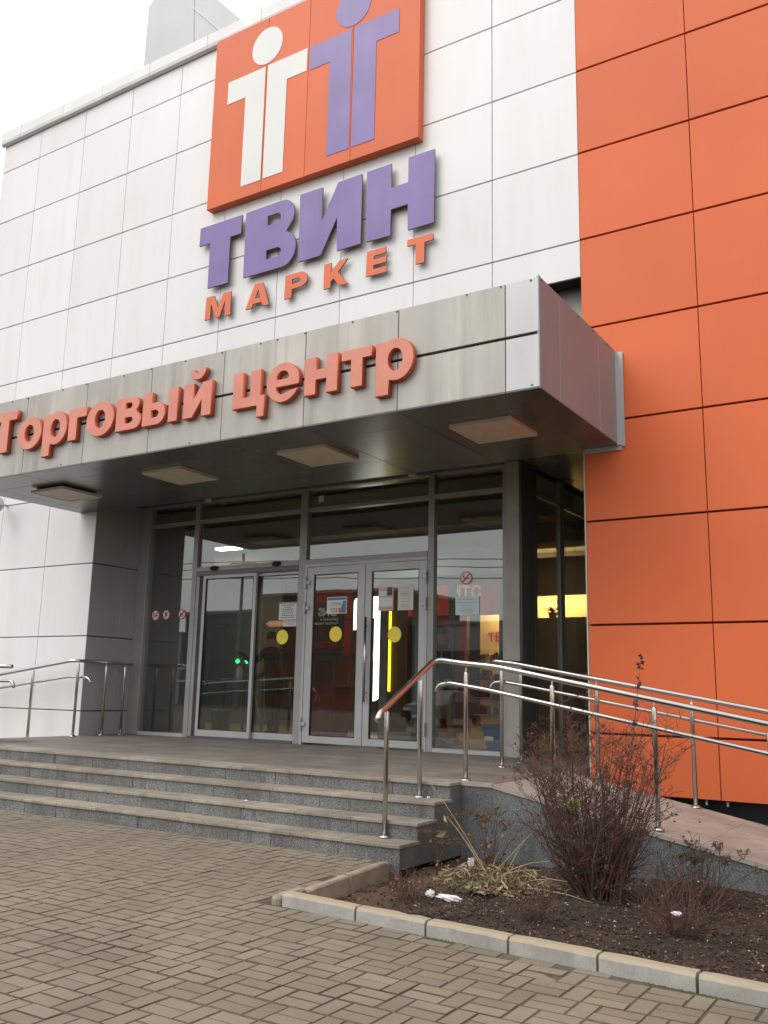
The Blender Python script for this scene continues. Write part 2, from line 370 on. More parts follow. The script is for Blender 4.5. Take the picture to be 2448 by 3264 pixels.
# pavers 20 x 10 cm: two side by side, then one across, each row shifted
def paver_mesh(seed):
    r = random.Random(seed); m = MB(); w, h, d, b = .0965, .0470, .05, .0035
    j = lambda: r.uniform(-.0016, .0016)
    c = [(-w, -h), (w, -h), (w, h), (-w, h)]
    A = [(x*(1-b/w)+j(), y*(1-b/h)+j(), j()*.4) for x, y in c]; B = [(x+j(), y+j(), -b) for x, y in c]; D = [(x, y, -d) for x, y in c]
    m.add(A+B+D, [(0,1,2,3)]); m.cur = 1
    m.mi = [0]; m.f = m.f+[(4+i,4+(i+1)%4,(i+1)%4,i) for i in range(4)]+[(8+i,8+(i+1)%4,4+(i+1)%4,4+i) for i in range(4)]; m.mi = [0]+[1]*8
    return m
pav_mb = [paver_mesh(i) for i in range(6)]; pav_me = [m.mesh('paver', ['paver', 'joint_sand']) for m in pav_mb]
pav_xf = []
for row in range(-26, 14):
    yb = 4.27+row*.2045
    x = -1.71+.2015*(row % 3)-.3035*40
    for k in range(75):
        x0 = x+k*.3035
        for (px, py, rz) in ((x0+.05, yb+.1, math.pi/2), (x0+.2015, yb+.05, 0), (x0+.2015, yb+.15, 0)):
            mg = .03 if rz else .004
            inside = (py < kerb_y(px)-mg and px > -3.99) or (px < side_x(py)-(.0 if rz else .04) and py < Y0+.03)
            if not inside or px < -13 or px > 3 or py < -1: continue
            q = Vector((px, py, -H)); q = Vector((q.dot(r2), q.dot(d2), q.dot(fwd)))
            if q.z > .4 and abs(q.x/q.z*FPX) < 1224+140 and abs(q.y/q.z*FPX) < 1632+140: seen = q.z
            else: seen = 1e3+q.length
            pav_xf.append((seen, px, py, rz))
pav_xf.sort()
pstuff = MB()
for i, (dist, px, py, rz) in enumerate(pav_xf):
    mb_i = rnd.randrange(6)
    sink = .0006+rnd.gauss(0, .0009)
    rot = (rnd.gauss(0, .004), rnd.gauss(0, .004), rz+rnd.gauss(0, .006)+(math.pi if rnd.random() < .5 else 0))
    px += rnd.gauss(0, .0015); py += rnd.gauss(0, .0015)
    if i < 300:
        o = bpy.data.objects.new('paver', pav_me[mb_i]); C.objects.link(o); adopt(o, pavement)
        o.location = (px, py, sink); o.rotation_euler = rot
    else:
        from mathutils import Euler
        X = Matrix.Translation((px, py, sink)) @ Euler(rot).to_matrix().to_4x4()
        pstuff.add([X @ Vector(v) for v in pav_mb[mb_i].v], pav_mb[mb_i].f); pstuff.mi[-9:] = pav_mb[mb_i].mi
M['paver_many'] = pmat('paver_concrete_many', (.205, .173, .128), .82, noise=(1.6, .16), fine=(110, .13), bump=(170, .35, .003))
po = pstuff.build('paver_field', ['paver_many', 'joint_sand'], pavement, fixn=False); po['kind'] = 'stuff'

# kerb stones
def kerb_stone(p0, p1, w, z0, z1, b, mat, name='kerb_stone', parent=None):
    p0 = Vector((*p0, 0)); p1 = Vector((*p1, 0)); L = (p1-p0).length-.008; a = math.atan2(p1.y-p0.y, p1.x-p0.x)
    m = MB(); r = rnd
    prof = [(0, z0), (0, z1-b), (b*.8, z1), (w-b*.5, z1), (w, z1-b*.5), (w, z0)]
    n = len(prof); secs = 7; vs = []
    for i in range(secs):
        x = L*i/(secs-1); e = .004 if i in (0, secs-1) else 0
        for (yy, zz) in prof:
            vs.append((x+(e if i == 0 and zz > z0 else -e if i == secs-1 and zz > z0 else 0), yy+r.gauss(0, .0012), zz-(e*.6 if zz > z0 else 0)+r.gauss(0, .0012)))
    fs = [tuple(range(n)), tuple(range(secs*n-1, (secs-1)*n-1, -1))]
    for i in range(secs-1):
        for k in range(n): fs.append((i*n+k, (i+1)*n+k, (i+1)*n+(k+1) % n, i*n+(k+1) % n))
    m.add(vs, fs)
    o = m.build(name, mat, parent); o.location = p0+Vector((.004*math.cos(a), .004*math.sin(a), r.gauss(0, .002))); o.rotation_euler = (0, 0, a+r.gauss(0, .006))
    return o
kerb = tag(thing('planter_kerb', 'low pale concrete kerb of short stones edging the planting bed', 'kerb', (-3.9, 4.9, 0)), kind='structure')
x = -3.86
joints = [-3.83, -3.235, -2.73, -2.205, -1.70, -1.205, -.70]+[-.2+.5*k for k in range(12)]
for i in range(len(joints)-1):
    a, b_ = joints[i], joints[i+1]
    kerb_stone((a, kerb_y(a)), (b_, kerb_y(b_)), .085, -.25, .082, .018, 'kerb', parent=kerb)
# flush kerb towards the steps
side = [(4.99, 5.30), (5.30, 5.93), (5.95, 6.60)]
for i, (a, b_) in enumerate(side):
    kerb_stone((side_x(a)+.07, a), (side_x(b_)+.07, b_), .07, -.30, (.035 if i == 0 else .015), .012, 'kerb_old', parent=kerb)
e = MB()
e.tube([(-3.885, 4.945, -.2), (-3.885, 4.945, .035), (-3.885, 4.945, .05)], [.042, .042, .03], 9); e.build('kerb_stone', 'kerb_old', kerb)

# soil of the bed
def soil_z(x, y):
    t = min(1, max(0, (x+4.1)/1.3)); u = min(1, max(0, (6.9-y)/2.0))
    z = -.115+.115*t*(.35+.65*u)
    z += .035*math.exp(-((x+2.3)**2+(y-6.4)**2)/.5)
    z += .016*math.sin(x*5.1+y*2.3)*math.cos(y*4.7-x)+.007*math.sin(x*17+3)*math.sin(y*14)
    return z
sm = MB(); nx, ny = 150, 90; x0s, x1s, y0s, y1s = -4.6, 4.5, 4.3, 7.9
vs = []; fs = []
for j in range(ny+1):
    for i in range(nx+1):
        x = x0s+(x1s-x0s)*i/nx; y = y0s+(y1s-y0s)*j/ny
        z = soil_z(x, y)+rnd.gauss(0, .006)
        if y < kerb_y(x)+.03 or x < side_x(y)+.03: z = min(z, -.2)
        vs.append((x, y, z))
for j in range(ny):
    for i in range(nx): fs.append((j*(nx+1)+i, j*(nx+1)+i+1, (j+1)*(nx+1)+i+1, (j+1)*(nx+1)+i))
sm.add(vs, fs); tag(sm.build('planting_bed_soil', 'soil', smooth=True, fixn=False), kind='structure')

# =================================================================== BUILDING
KF = YO/13.785
COURSES = [H+KF*(z-H) for z in (.80, 2.43, 4.06, 5.67, 7.30, 8.90, 10.51, 12.10, 13.67, 15.22)]
ZTOP = H+KF*(16.05-H); ZCOP = H+KF*(16.44-H)
WC = [-15.80, -14.66, -13.35, -12.07, -10.84, -9.63, -8.47, -7.28, -6.04, -4.84, -3.64]
bld = thing('shopping_centre', 'shopping centre clad in large white and orange panels', 'building', (-8, YO, 0))
# white wall
wb = MB(); wb.box(-15.78, -3.66, YO+.03, YO+.30, 6.43, ZTOP+.1); wb.box(-15.78, -12.14, YO+.03, YO+.30, -.3, 6.43)
wb.box(-15.78, -15.75, YO+.3, 30, -.3, ZTOP); wb.box(-15.74, 9, YO+.31, 30, ZTOP-.3, ZTOP-.1)
white_wall = wb.build('white_wall', 'gap', bld)
zs = COURSES+[ZTOP]
for i in range(len(WC)-1):
    for k in range(len(zs)-1):
        z0, z1 = zs[k], zs[k+1]
        if z1 < 6.9 and WC[i+1] > -12: continue
        if WC[i] > -12.1 and z0 < 6.43:
            z0 = 6.41
        x1 = -12.125 if (i == 2 and k < 3) else WC[i+1]
        wall_panel(WC[i], x1, z0, z1, YO, 'white', white_wall)
for i in range(len(WC)-1):
    if WC[i] > -12.1:
        if COURSES[5]-6.41 > .05: wall_panel(WC[i], WC[i+1], 6.41, COURSES[5], YO, 'white', white_wall)
    if WC[i] < -12.08:
        wall_panel(WC[i], min(WC[i+1], -12.125), .2, COURSES[0], YO, 'white', white_wall)
# side of the building at its far left corner
part('corner_trim', 'white', bld, (-15.82, -15.785, YO, YO+.25, 0, ZTOP))
# dark recess behind the canopy, under the white cladding
part('recess_wall', 'alu', bld, (-12.1, -3.66, YO+.32, YO+.36, 4.3, 6.6))
# left reveal beside the entrance glass: grey panels going back
jb = MB(); jb.box(-12.30, -12.155, YO+.03, YV+.1, .2, 4.6); reveal = jb.build('reveal_wall', 'gap', bld)
rz_ = [.3]+COURSES[:3]+[4.44]
for k in range(4):
    for (ya, yb) in ((YO+.002, YO+.66), (YO+.66, YV-.05)):
        m = MB(); m.cbox(-12.15, -12.125, ya+.003, yb-.003, rz_[k]+.009, rz_[k+1]-.009, b=.003); m.build('panel', 'pier', reveal)
# orange wall
ow = MB(); ow.box(-3.62, 9, YO+.03, YO+.25, .34, 16); orange_wall = ow.build('orange_wall', 'gap_orange', bld)
OC = [-3.64, -2.265, -.89, .485, 1.86]
ozs = [.315]+COURSES+[H+KF*(16.8-H)]
for i in range(len(OC)-1):
    for k in range(len(ozs)-1):
        wall_panel(OC[i], OC[i+1], ozs[k], ozs[k+1], YO-.012, 'orange', orange_wall, gx=.009, gz=.024)
part('edge_trim', 'white_plastic', bld, (-3.656, -3.640, YO-.008, YO+.05, .4, 4.18))
part('plinth', 'black', bld, (-3.6, 9, YO+.12, YO+.2, -.3, .36))
br = MB()
for x in (-2.43, -2.22, -1.0):
    br.box(x, x+.02, YO+.02, YO+.06, .27, .32)
br.build('bracket', 'alu', bld)
part('passage_wall', 'stone_col', bld, (-3.62, -3.6, YO+.26, 16.5, -.3, 4.6), (-4.8, -3.6, 16.5, 16.55, -.3, 4.6))
# coping
cx_ = [-15.86, -15.25, -13.95, -12.85, -11.6, -10.2, -9.0, -7.7, -6.4, -5.1, -3.66]
for i in range(len(cx_)-1):
    m = MB(); a, b_ = cx_[i]+.004, cx_[i+1]-.004
    dz = rnd.gauss(0, .004)
    m.prism_yz([(YO-.075, ZTOP+.0+dz), (YO-.085, ZTOP+.06+dz), (YO-.075, ZCOP-.02+dz), (YO+.35, ZCOP+.02+dz), (YO+.35, ZTOP+.02), (YO-.02, ZTOP+.02), (YO-.02, ZTOP-.03)], a, b_)
    m.tube([(b_-.003, YO-.077, ZCOP-.03), (b_-.003, YO-.077, ZCOP+.035)], .008, 5)
    m.build('coping', 'coping', bld)
# housing on the roof, a sloping upstand behind the parapet
rh = MB()
k_ = 1.0
rh.prism_xz([(-14.66, 12.2), (-14.62, 16.63), (-13.9, 17.2), (-12.75, 16.2), (-11.30, 14.6), (-11.0, 12.2)], 12.5, 15.5)
roofh = tag(rh.build('roof_housing', 'roofbox', bld), label='pale grey sloped housing rising behind the roof parapet')
rs_ = MB(); rs_.tube([(-12.9, 12.49, 12.4), (-13.2, 12.49, 16.5)], .012, 5); rs_.tube([(-13.2, 12.49, 16.0), (-11.9, 12.49, 14.6)], .01, 5); rs_.build('seam', 'coping', roofh)

# ------------------------------------------------------------------ logo sign (orange box with two figures)
YS = 9.99; ks = 9.99/9.93
def sg(p): return (p[0]*ks, H+(p[1]-H)*ks)
sign = thing('logo_sign', 'big orange box sign with white and purple T figures high on the white wall', 'sign', (-7.9, YS, 9.0))
sx = [-9.85*ks, -8.715*ks, -7.875*ks, -7.035*ks, -5.875*ks]; sz0 = H+(8.955-H)*ks; sz1 = ZTOP-.035
part('back_box', 'gap_orange', sign, (sx[0]+.006, sx[-1]-.006, YS+.02, YO-.001, sz0+.006, sz1))
for i in range(4):
    m = MB(); m.cbox(sx[i]+.002, sx[i+1]-.002, YS, YO-.002, sz0, sz1, b=.005); m.build('panel', 'orange', sign)
def fig(dx, mat):
    L = [(-9.525,11.155),(-8.74,11.155),(-8.73,9.16),(-9.135,9.16),(-9.135,10.75),(-9.525,10.75)]
    R = [(-8.69,11.16),(-7.90,11.16),(-7.90,10.765),(-8.29,10.765),(-8.29,9.165),(-8.685,9.165)]
    for P in (L, R): glyph('figure_half', [[sg((x+dx, z)) for x, z in P]], YS-.006, .005, [mat], sign)
    c = sg((-8.725+dx, 11.53)); glyph('figure_head', [ell(c[0], c[1], .315, .33)], YS-.006, .005, [mat], sign)
fig(0, 'fig_white'); fig(1.675, 'purple')

# ------------------------------------------------------------------ lettering under the sign
tv = thing('purple_lettering', 'large flat purple letters ТВИН under the orange logo sign', 'sign', (-7.9, 10.03, 7.64))
LY = 10.03
glyph('letter', [[(-10.05,8.735),(-9.16,8.735),(-9.165,8.42),(-9.39,8.42),(-9.39,7.635),(-9.82,7.635),(-9.82,8.42),(-10.055,8.42)]], LY, .03, ['purple','letter_edge'], tv)
bo = [(-9.075,7.64),(-9.075,8.74),(-8.34,8.75)]+arc(-8.33,8.50,.225,.25,85,-40,10)+[(-8.255,8.215)]+arc(-8.31,7.93,.255,.29,55,-80,12)+[(-8.34,7.64)]
h1 = [(-8.63,8.565),(-8.45,8.565)]+arc(-8.44,8.485,.075,.08,80,-80,6)+[(-8.63,8.40)]
h2 = [(-8.63,7.99),(-8.43,7.99)]+arc(-8.42,7.912,.085,.078,80,-80,6)+[(-8.63,7.835)]
glyph('letter', [bo, h1, h2], LY, .03, ['purple','letter_edge'], tv)
glyph('letter', [[(-8.005,8.745),(-7.585,8.745),(-7.585,8.19),(-7.30,8.74),(-6.875,8.75),(-6.87,7.65),(-7.29,7.645),(-7.30,8.18),(-7.58,7.645),(-8.0,7.64)]], LY, .03, ['purple','letter_edge'], tv)
glyph('letter', [[(-6.79,8.75),(-6.375,8.755),(-6.37,8.375),(-6.09,8.38),(-6.09,8.76),(-5.67,8.76),(-5.67,7.655),(-6.085,7.65),(-6.09,8.045),(-6.37,8.04),(-6.37,7.645),(-6.785,7.65)]], LY, .03, ['purple','letter_edge'], tv)
pins = MB()
for px, pz in ((-9.6,8.6),(-9.6,7.8),(-8.85,8.6),(-8.85,7.8),(-7.8,8.6),(-7.8,7.8),(-7.08,8.6),(-7.08,7.8),(-6.58,8.6),(-6.58,7.8),(-5.88,8.6),(-5.88,7.8)):
    pins.tube([(px, LY+.02, pz), (px, YO, pz)], .012, 6)
pins.build('standoff_pins', 'alu', tv)
mk = thing('orange_lettering', 'small orange letters МАРКЕТ below the purple lettering', 'sign', (-7.8, 10.06, 7.1))
LZ0, LZ1, LY2 = 7.10, 7.49, 10.05
def small(sp_): glyph('letter', sp_, LY2, .025, ['letter_orange', 'letter_edge'], mk)
small([[(-9.86,7.10),(-9.845,7.49),(-9.68,7.485),(-9.585,7.26),(-9.49,7.485),(-9.325,7.485),(-9.32,7.095),(-9.435,7.095),(-9.44,7.36),(-9.54,7.10),(-9.63,7.10),(-9.735,7.36),(-9.745,7.10)]])
small([[(-9.01,7.10),(-8.84,7.49),(-8.68,7.485),(-8.54,7.092),(-8.66,7.095),(-8.69,7.165),(-8.855,7.165),(-8.885,7.10)], [(-8.825,7.245),(-8.72,7.245),(-8.765,7.385)]])
small([[(-8.25,7.105),(-8.24,7.485)]+[(-8.0,7.485)]+arc(-7.965,7.365,.145,.12,90,-90,10)+[(-8.11,7.24),(-8.115,7.105)], [(-8.11,7.40)]+arc(-8.0,7.36,.05,.04,90,-90,6)+[(-8.11,7.32)]])
small([[(-7.52,7.10),(-7.52,7.49),(-7.395,7.49),(-7.395,7.335),(-7.25,7.49),(-7.10,7.49),(-7.27,7.315),(-7.09,7.095),(-7.235,7.095),(-7.345,7.235),(-7.395,7.19),(-7.395,7.10)]])
small([[(-6.78,7.12),(-6.77,7.50),(-6.45,7.505),(-6.45,7.415),(-6.65,7.41),(-6.65,7.36),(-6.44,7.36),(-6.44,7.27),(-6.655,7.27),(-6.655,7.21),(-6.43,7.21),(-6.43,7.12)]])
small([[(-6.10,7.51),(-5.69,7.505),(-5.69,7.415),(-5.825,7.41),(-5.825,7.11),(-5.965,7.115),(-5.96,7.41),(-6.10,7.415)]])
pins = MB()
for px in (-9.8,-9.38,-8.85,-8.62,-8.18,-7.46,-7.2,-6.72,-6.5,-5.9):
    pins.tube([(px, LY2+.02, 7.2), (px, YO, 7.2)], .01, 6)
pins.build('standoff_pins', 'alu', mk)

# ------------------------------------------------------------------ canopy
YC, XC, ZC0, ZC1, XCL = 7.775, -3.215, 4.21, 5.355, -12.53
can = thing('entrance_canopy', 'deep grey metal canopy with dirty streaked fascia over the entrance', 'canopy', (-7.9, YC, ZC0))
core = MB(); core.box(XCL+.03, XC-.03, YC+.03, YO-.02, ZC0+.03, ZC1-.05); core.box(-12.1, -3.66, YO-.02, YV+.4, 4.46, 4.6); core.build('core', 'black', can)
fx = [XCL, -12.15, -10.935, -9.69, -8.475, -7.255, -6.035, -4.81, -3.575, XC]
ZJ = 4.77
for i in range(len(fx)-1):
    mat = 'fascia_clean' if i == len(fx)-2 else 'fascia'
    wall_panel(fx[i], fx[i+1], ZC0, ZJ, YC, mat, can, gx=.008, gz=.028, name='fascia_panel')
    wall_panel(fx[i], fx[i+1], ZJ, ZC1, YC, mat, can, gx=.008, gz=.030, name='fascia_panel')
# right side panels
sy_ = [YC, 8.295, 9.465, YO-.02]
for i in range(3):
    m = MB(); m.cbox(XC-.03, XC, sy_[i]+.003, sy_[i+1]-.003, ZC0+.004, ZC1-.004, b=.004); m.build('side_panel', 'fascia_side', can)
m = MB(); m.cbox(XC-.012, XC+.002, YC-.004, YC+.035, ZC0-.002, ZC1+.002, b=.003); m.build('corner_strip', 'fascia_side', can)
for i in range(3):
    m = MB(); m.cbox(XCL, XCL+.03, sy_[i]+.003, sy_[i+1]-.003, ZC0+.004, ZC1-.004, b=.004); m.build('side_panel', 'fascia_side', can)
# flashing where the canopy meets the orange wall
m = MB(); m.box(XC+.001, XC+.075, YO-.04, YO-.024, ZC0-.02, ZC1-.02); m.box(XC+.001, XC+.006, YO-.10, YO-.04, ZC0-.02, ZC1-.02)
m.box(-3.63, XC+.03, YO-.04, YO-.022, ZC0-.06, ZC0-.001); m.build('flashing', 'alu_light', can)
# soffit panels
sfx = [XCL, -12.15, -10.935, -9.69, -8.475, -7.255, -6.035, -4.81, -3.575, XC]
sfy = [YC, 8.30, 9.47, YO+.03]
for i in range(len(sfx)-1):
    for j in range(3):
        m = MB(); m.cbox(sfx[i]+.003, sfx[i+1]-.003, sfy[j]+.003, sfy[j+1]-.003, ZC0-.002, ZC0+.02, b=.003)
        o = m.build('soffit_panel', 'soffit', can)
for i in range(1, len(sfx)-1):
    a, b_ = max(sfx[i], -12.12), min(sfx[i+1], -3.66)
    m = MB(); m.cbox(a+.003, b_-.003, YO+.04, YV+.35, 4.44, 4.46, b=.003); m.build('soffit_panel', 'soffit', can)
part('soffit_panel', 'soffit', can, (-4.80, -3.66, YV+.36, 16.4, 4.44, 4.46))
sc_ = MB()
for x in [-12.0, -11.3, -10.95, -10.2, -9.72, -9.0, -8.5, -7.9, -7.3, -6.7, -6.45, -6.05, -5.4, -4.83, -4.0, -3.62, -3.3]:
    sc_.tube([(x, YC-.006, ZC1-.035+rnd.gauss(0, .004)), (x, YC+.01, ZC1-.035)], .011, 7)
for x in (-3.30, -7.75, -10.1): sc_.tube([(x, YC-.006, ZC0+.04), (x, YC+.01, ZC0+.04)], .010, 7)
for y in (7.83, 8.85, 9.3, 9.75): sc_.tube([(XC-.01, y, ZC1-.03), (XC+.006, y, ZC1-.03)], .010, 7)
sc_.build('screws', 'ink', can)['kind'] = 'stuff'

# square lamps under the canopy
for i, x in enumerate((-4.19, -6.57, -8.90, -11.24)):
    lp = thing('canopy_lamp', ['square flat lamp under the canopy nearest its grey side end', 'square flat lamp above the hinged double door', 'square flat lamp above the sliding door', 'square flat lamp hanging slightly off the soffit beside the white wall'][i], 'lamp', (x, 8.80, ZC0-.05), 'square lamps under the canopy')
    dz = -.03 if i == 3 else 0
    z1 = ZC0-.003+dz; z0 = z1-.042
    m = MB()
    for (a, b_, c, d) in ((-.36,.36,-.36,-.335),(-.36,.36,.335,.36),(-.36,-.335,-.335,.335),(.335,.36,-.335,.335)): m.box(x+a, x+b_, 8.80+c, 8.80+d, z0, z1)
    m.build('frame', 'lamp_frame', lp)
    part('diffuser', 'lamp_diff', lp, (x-.334, x+.334, 8.80-.334, 8.80+.334, z0+.008, z0+.02))
    if dz: part('spacer', 'black', lp, (x-.30, x+.30, 8.5, 9.1, z1-.02, ZC0-.004))

# ------------------------------------------------------------------ canopy lettering
cl = thing('canopy_lettering', 'salmon red box letters Торговый центр on the canopy fascia', 'sign', (-8, YC, 4.34))
LF, LD = YC-.075, .07
kl = LF/(YC-.16)
def big(*sp_): glyph('letter', [[(x*kl, H+(z-H)*kl) for x, z in q] for q in sp_], LF, LD, ['letter_face', 'letter_side'], cl, bev=.006)
B0, XH, CAP, DS = 4.50, 4.93, 5.10, 4.345
big([(-11.43,CAP),(-10.92,CAP),(-10.92,4.965),(-11.085,4.965),(-11.085,B0+.01),(-11.285,B0+.01),(-11.275,4.965),(-11.43,4.965)])
def o_(cx, rx): big(ell(cx, 4.72, rx, .232), ell(cx, 4.72, rx*.36, .118, 24))
o_(-10.625, .262)
def r_(x0, s, cx, rx):
    aa = math.degrees(math.acos((x0+s-cx)/rx))-3; bowl = arc(cx, 4.72, rx, .232, aa, -aa, 26)
    big([(x0, DS), (x0, XH), (x0+s, XH)]+bowl+[(x0+s, DS)], ell(cx-.01, 4.72, rx*.40, .12, 24))
r_(-10.335, .165, -10.07, .225)
big([(-9.815,XH),(-9.465,XH),(-9.465,4.80),(-9.645,4.80),(-9.645,B0),(-9.815,B0)])
o_(-9.205, .262)
vb = [(-8.905,B0),(-8.905,XH),(-8.62,XH)]+arc(-8.615,4.83,.125,.10,85,-50,9)+[(-8.53,4.735)]+arc(-8.59,4.615,.145,.115,60,-85,10)+[(-8.60,B0)]
big(vb, [(-8.735,4.855),(-8.66,4.855)]+arc(-8.655,4.82,.035,.033,80,-80,5)+[(-8.735,4.785)], [(-8.735,4.665),(-8.65,4.665)]+arc(-8.64,4.628,.04,.035,80,-80,5)+[(-8.735,4.592)])
yb_ = [(-8.43,B0),(-8.43,XH),(-8.27,XH),(-8.27,4.79),(-8.19,4.79)]+arc(-8.18,4.645,.15,.145,88,-88,12)+[(-8.20,B0)]
big(yb_, [(-8.27,4.69),(-8.20,4.69)]+arc(-8.195,4.645,.045,.042,80,-80,5)+[(-8.27,4.60)])
big([(-7.985,B0),(-7.985,XH),(-7.825,XH),(-7.825,B0)])
big([(-7.735,B0),(-7.735,XH),(-7.575,XH),(-7.575,4.72),(-7.43,XH),(-7.28,XH),(-7.28,B0),(-7.44,B0),(-7.44,4.70),(-7.58,B0)])
big([(-7.655,5.10),(-7.585,5.10)]+arc(-7.52,5.10,.055,.045,180,360,8)+[(-7.385,5.10)]+arc(-7.52,5.10,.135,.135,0,-180,14))
big([(-6.95,B0),(-6.95,XH),(-6.795,XH),(-6.795,4.625),(-6.69,4.625),(-6.69,XH),(-6.535,XH),(-6.535,4.62),(-6.47,4.62),(-6.47,4.36),(-6.585,4.36),(-6.585,B0)])
ecx, erx = -6.215, .235
eo = arc(ecx,4.715,erx,.232,-5,352-52,40)
eo = arc(ecx,4.715,erx,.232,-12,300,40)
big([(ecx+erx*.97,4.665),(ecx-.09,4.665)]+arc(ecx-.005,4.665,.085,.085,180,300,8)+[(ecx+.08,4.605),(ecx+.215,4.625)]+arc(ecx,4.715,erx,.232,-35,-345,44)+[(ecx+erx*.985,4.70)],
    [(ecx-.088,4.755),(ecx+.082,4.755)]+arc(ecx-.003,4.765,.083,.085,10,170,10))
big([(-5.915,B0),(-5.915,XH),(-5.755,XH),(-5.755,4.785),(-5.62,4.785),(-5.62,XH),(-5.465,XH),(-5.465,B0),(-5.62,B0),(-5.62,4.665),(-5.755,4.665),(-5.755,B0)])
big([(-5.425,XH),(-5.03,XH),(-5.03,4.81),(-5.145,4.81),(-5.145,B0),(-5.30,B0),(-5.30,4.81),(-5.425,4.81)])
r_(-4.985, .165, -4.735, .215)

# =================================================================== ENTRANCE GLASS
ent = thing('glass_entrance', 'tall glazed entrance with grey aluminium frames under the canopy', 'entrance', (-8.5, YV, PZ))
F0, F1 = YV-.05, YV+.07
TOP = 4.435
for (a, b_, mat, f0) in ((-12.12,-11.87,'alu',F0-.02), (-10.83,-10.73,'alu',F0), (-8.60,-8.465,'alu',F0), (-6.32,-6.225,'alu',F0), (-5.17,-5.09,'alu',F0)):
    part('mullion', mat, ent, (a, b_, f0, F1, PZ, TOP), b=.004)
part('corner_column', 'stone_col', ent, (-5.075, -4.885, F0-.10, F1+.25, PZ, TOP), b=.005)
part('corner_column', 'alu_dark', ent, (-4.88, -4.865, F0-.06, F1+.25, PZ, TOP))
bays = [(-11.87,-10.83), (-10.73,-8.60), (-8.465,-6.32), (-6.225,-5.17)]
for i, (a, b_) in enumerate(bays):
    part('transom', 'alu', ent, (a, b_, F0+.006, F1, 4.06, 4.12), b=.003)
    part('head_rail', 'alu', ent, (a, b_, F0+.006, F1, TOP-.03, TOP))
    part('pane', 'glass', ent, (a, b_, YV, YV+.008, 4.12, TOP-.03))
    if i in (0, 3):
        part('sill_rail', 'alu_light', ent, (a, b_, F0+.004, F1, PZ, PZ+.055), b=.003)
        part('pane', 'glass', ent, (a, b_, YV, YV+.008, PZ+.055, 4.06))
    else:
        part('lintel', 'alu', ent, (a, b_, F0-.012, F1+.03, 3.235, 3.31), b=.004)
        part('pane', 'glass', ent, (a, b_, YV, YV+.008, 3.31, 4.06))
dr = MB()
for z in (4.065,):
    for x in (-11.3, -9.9, -9.0, -8.1, -7.3, -6.9, -5.9): dr.box(x, x+.02, F0+.002, F0+.01, z-.006, z)
dr.build('drain_caps', 'black', ent)
# glass going back on the right
XR = -4.86
for (ya, yb) in ((F1+.25, F1+.33), (12.42, 12.58), (13.95, 14.05), (15.4, 15.5)):
    part('mullion', 'alu_dark' if ya < 12 else 'alu', ent, (XR-.06, XR, ya, yb, PZ-.3, TOP))
for (ya, yb) in ((F1+.33, 12.42), (12.58, 13.95), (14.05, 15.4)):
    part('transom', 'alu', ent, (XR-.06, XR-.004, ya, yb, 4.06, 4.12))
    part('pane', 'glass', ent, (XR-.03, XR-.022, ya, yb, PZ-.1, 4.06))
    part('pane', 'glass', ent, (XR-.03, XR-.022, ya, yb, 4.12, TOP))
    part('sill_rail', 'alu', ent, (XR-.06, XR-.004, ya, yb, PZ-.3, PZ-.1))

def leaf(name, label, x0, x1, y, z0, z1, st, bt, tp, mat, parent=ent):
    o = part(name, mat, parent, (x0, x0+st, y-.025, y+.025, z0, z1), b=.004)
    if label: o['label'] = label
    part('stile', mat, o, (x1-st, x1, y-.025, y+.025, z0, z1), b=.004)
    part('rail', mat, o, (x0+st, x1-st, y-.024, y+.024, z0, z0+bt), b=.003)
    part('rail', mat, o, (x0+st, x1-st, y-.024, y+.024, z1-tp, z1), b=.003)
    part('pane', 'glass', o, (x0+st, x1-st, y-.004, y+.004, z0+bt, z1-tp))
    gk = MB()
    for (a, b_, c, d) in ((x0+st, x0+st+.012, z0+bt, z1-tp), (x1-st-.012, x1-st, z0+bt, z1-tp), (x0+st, x1-st, z0+bt, z0+bt+.012), (x0+st, x1-st, z1-tp-.012, z1-tp)): gk.box(a, b_, y-.018, y+.018, c, d)
    gk.build('gasket', 'black', o)
    return o
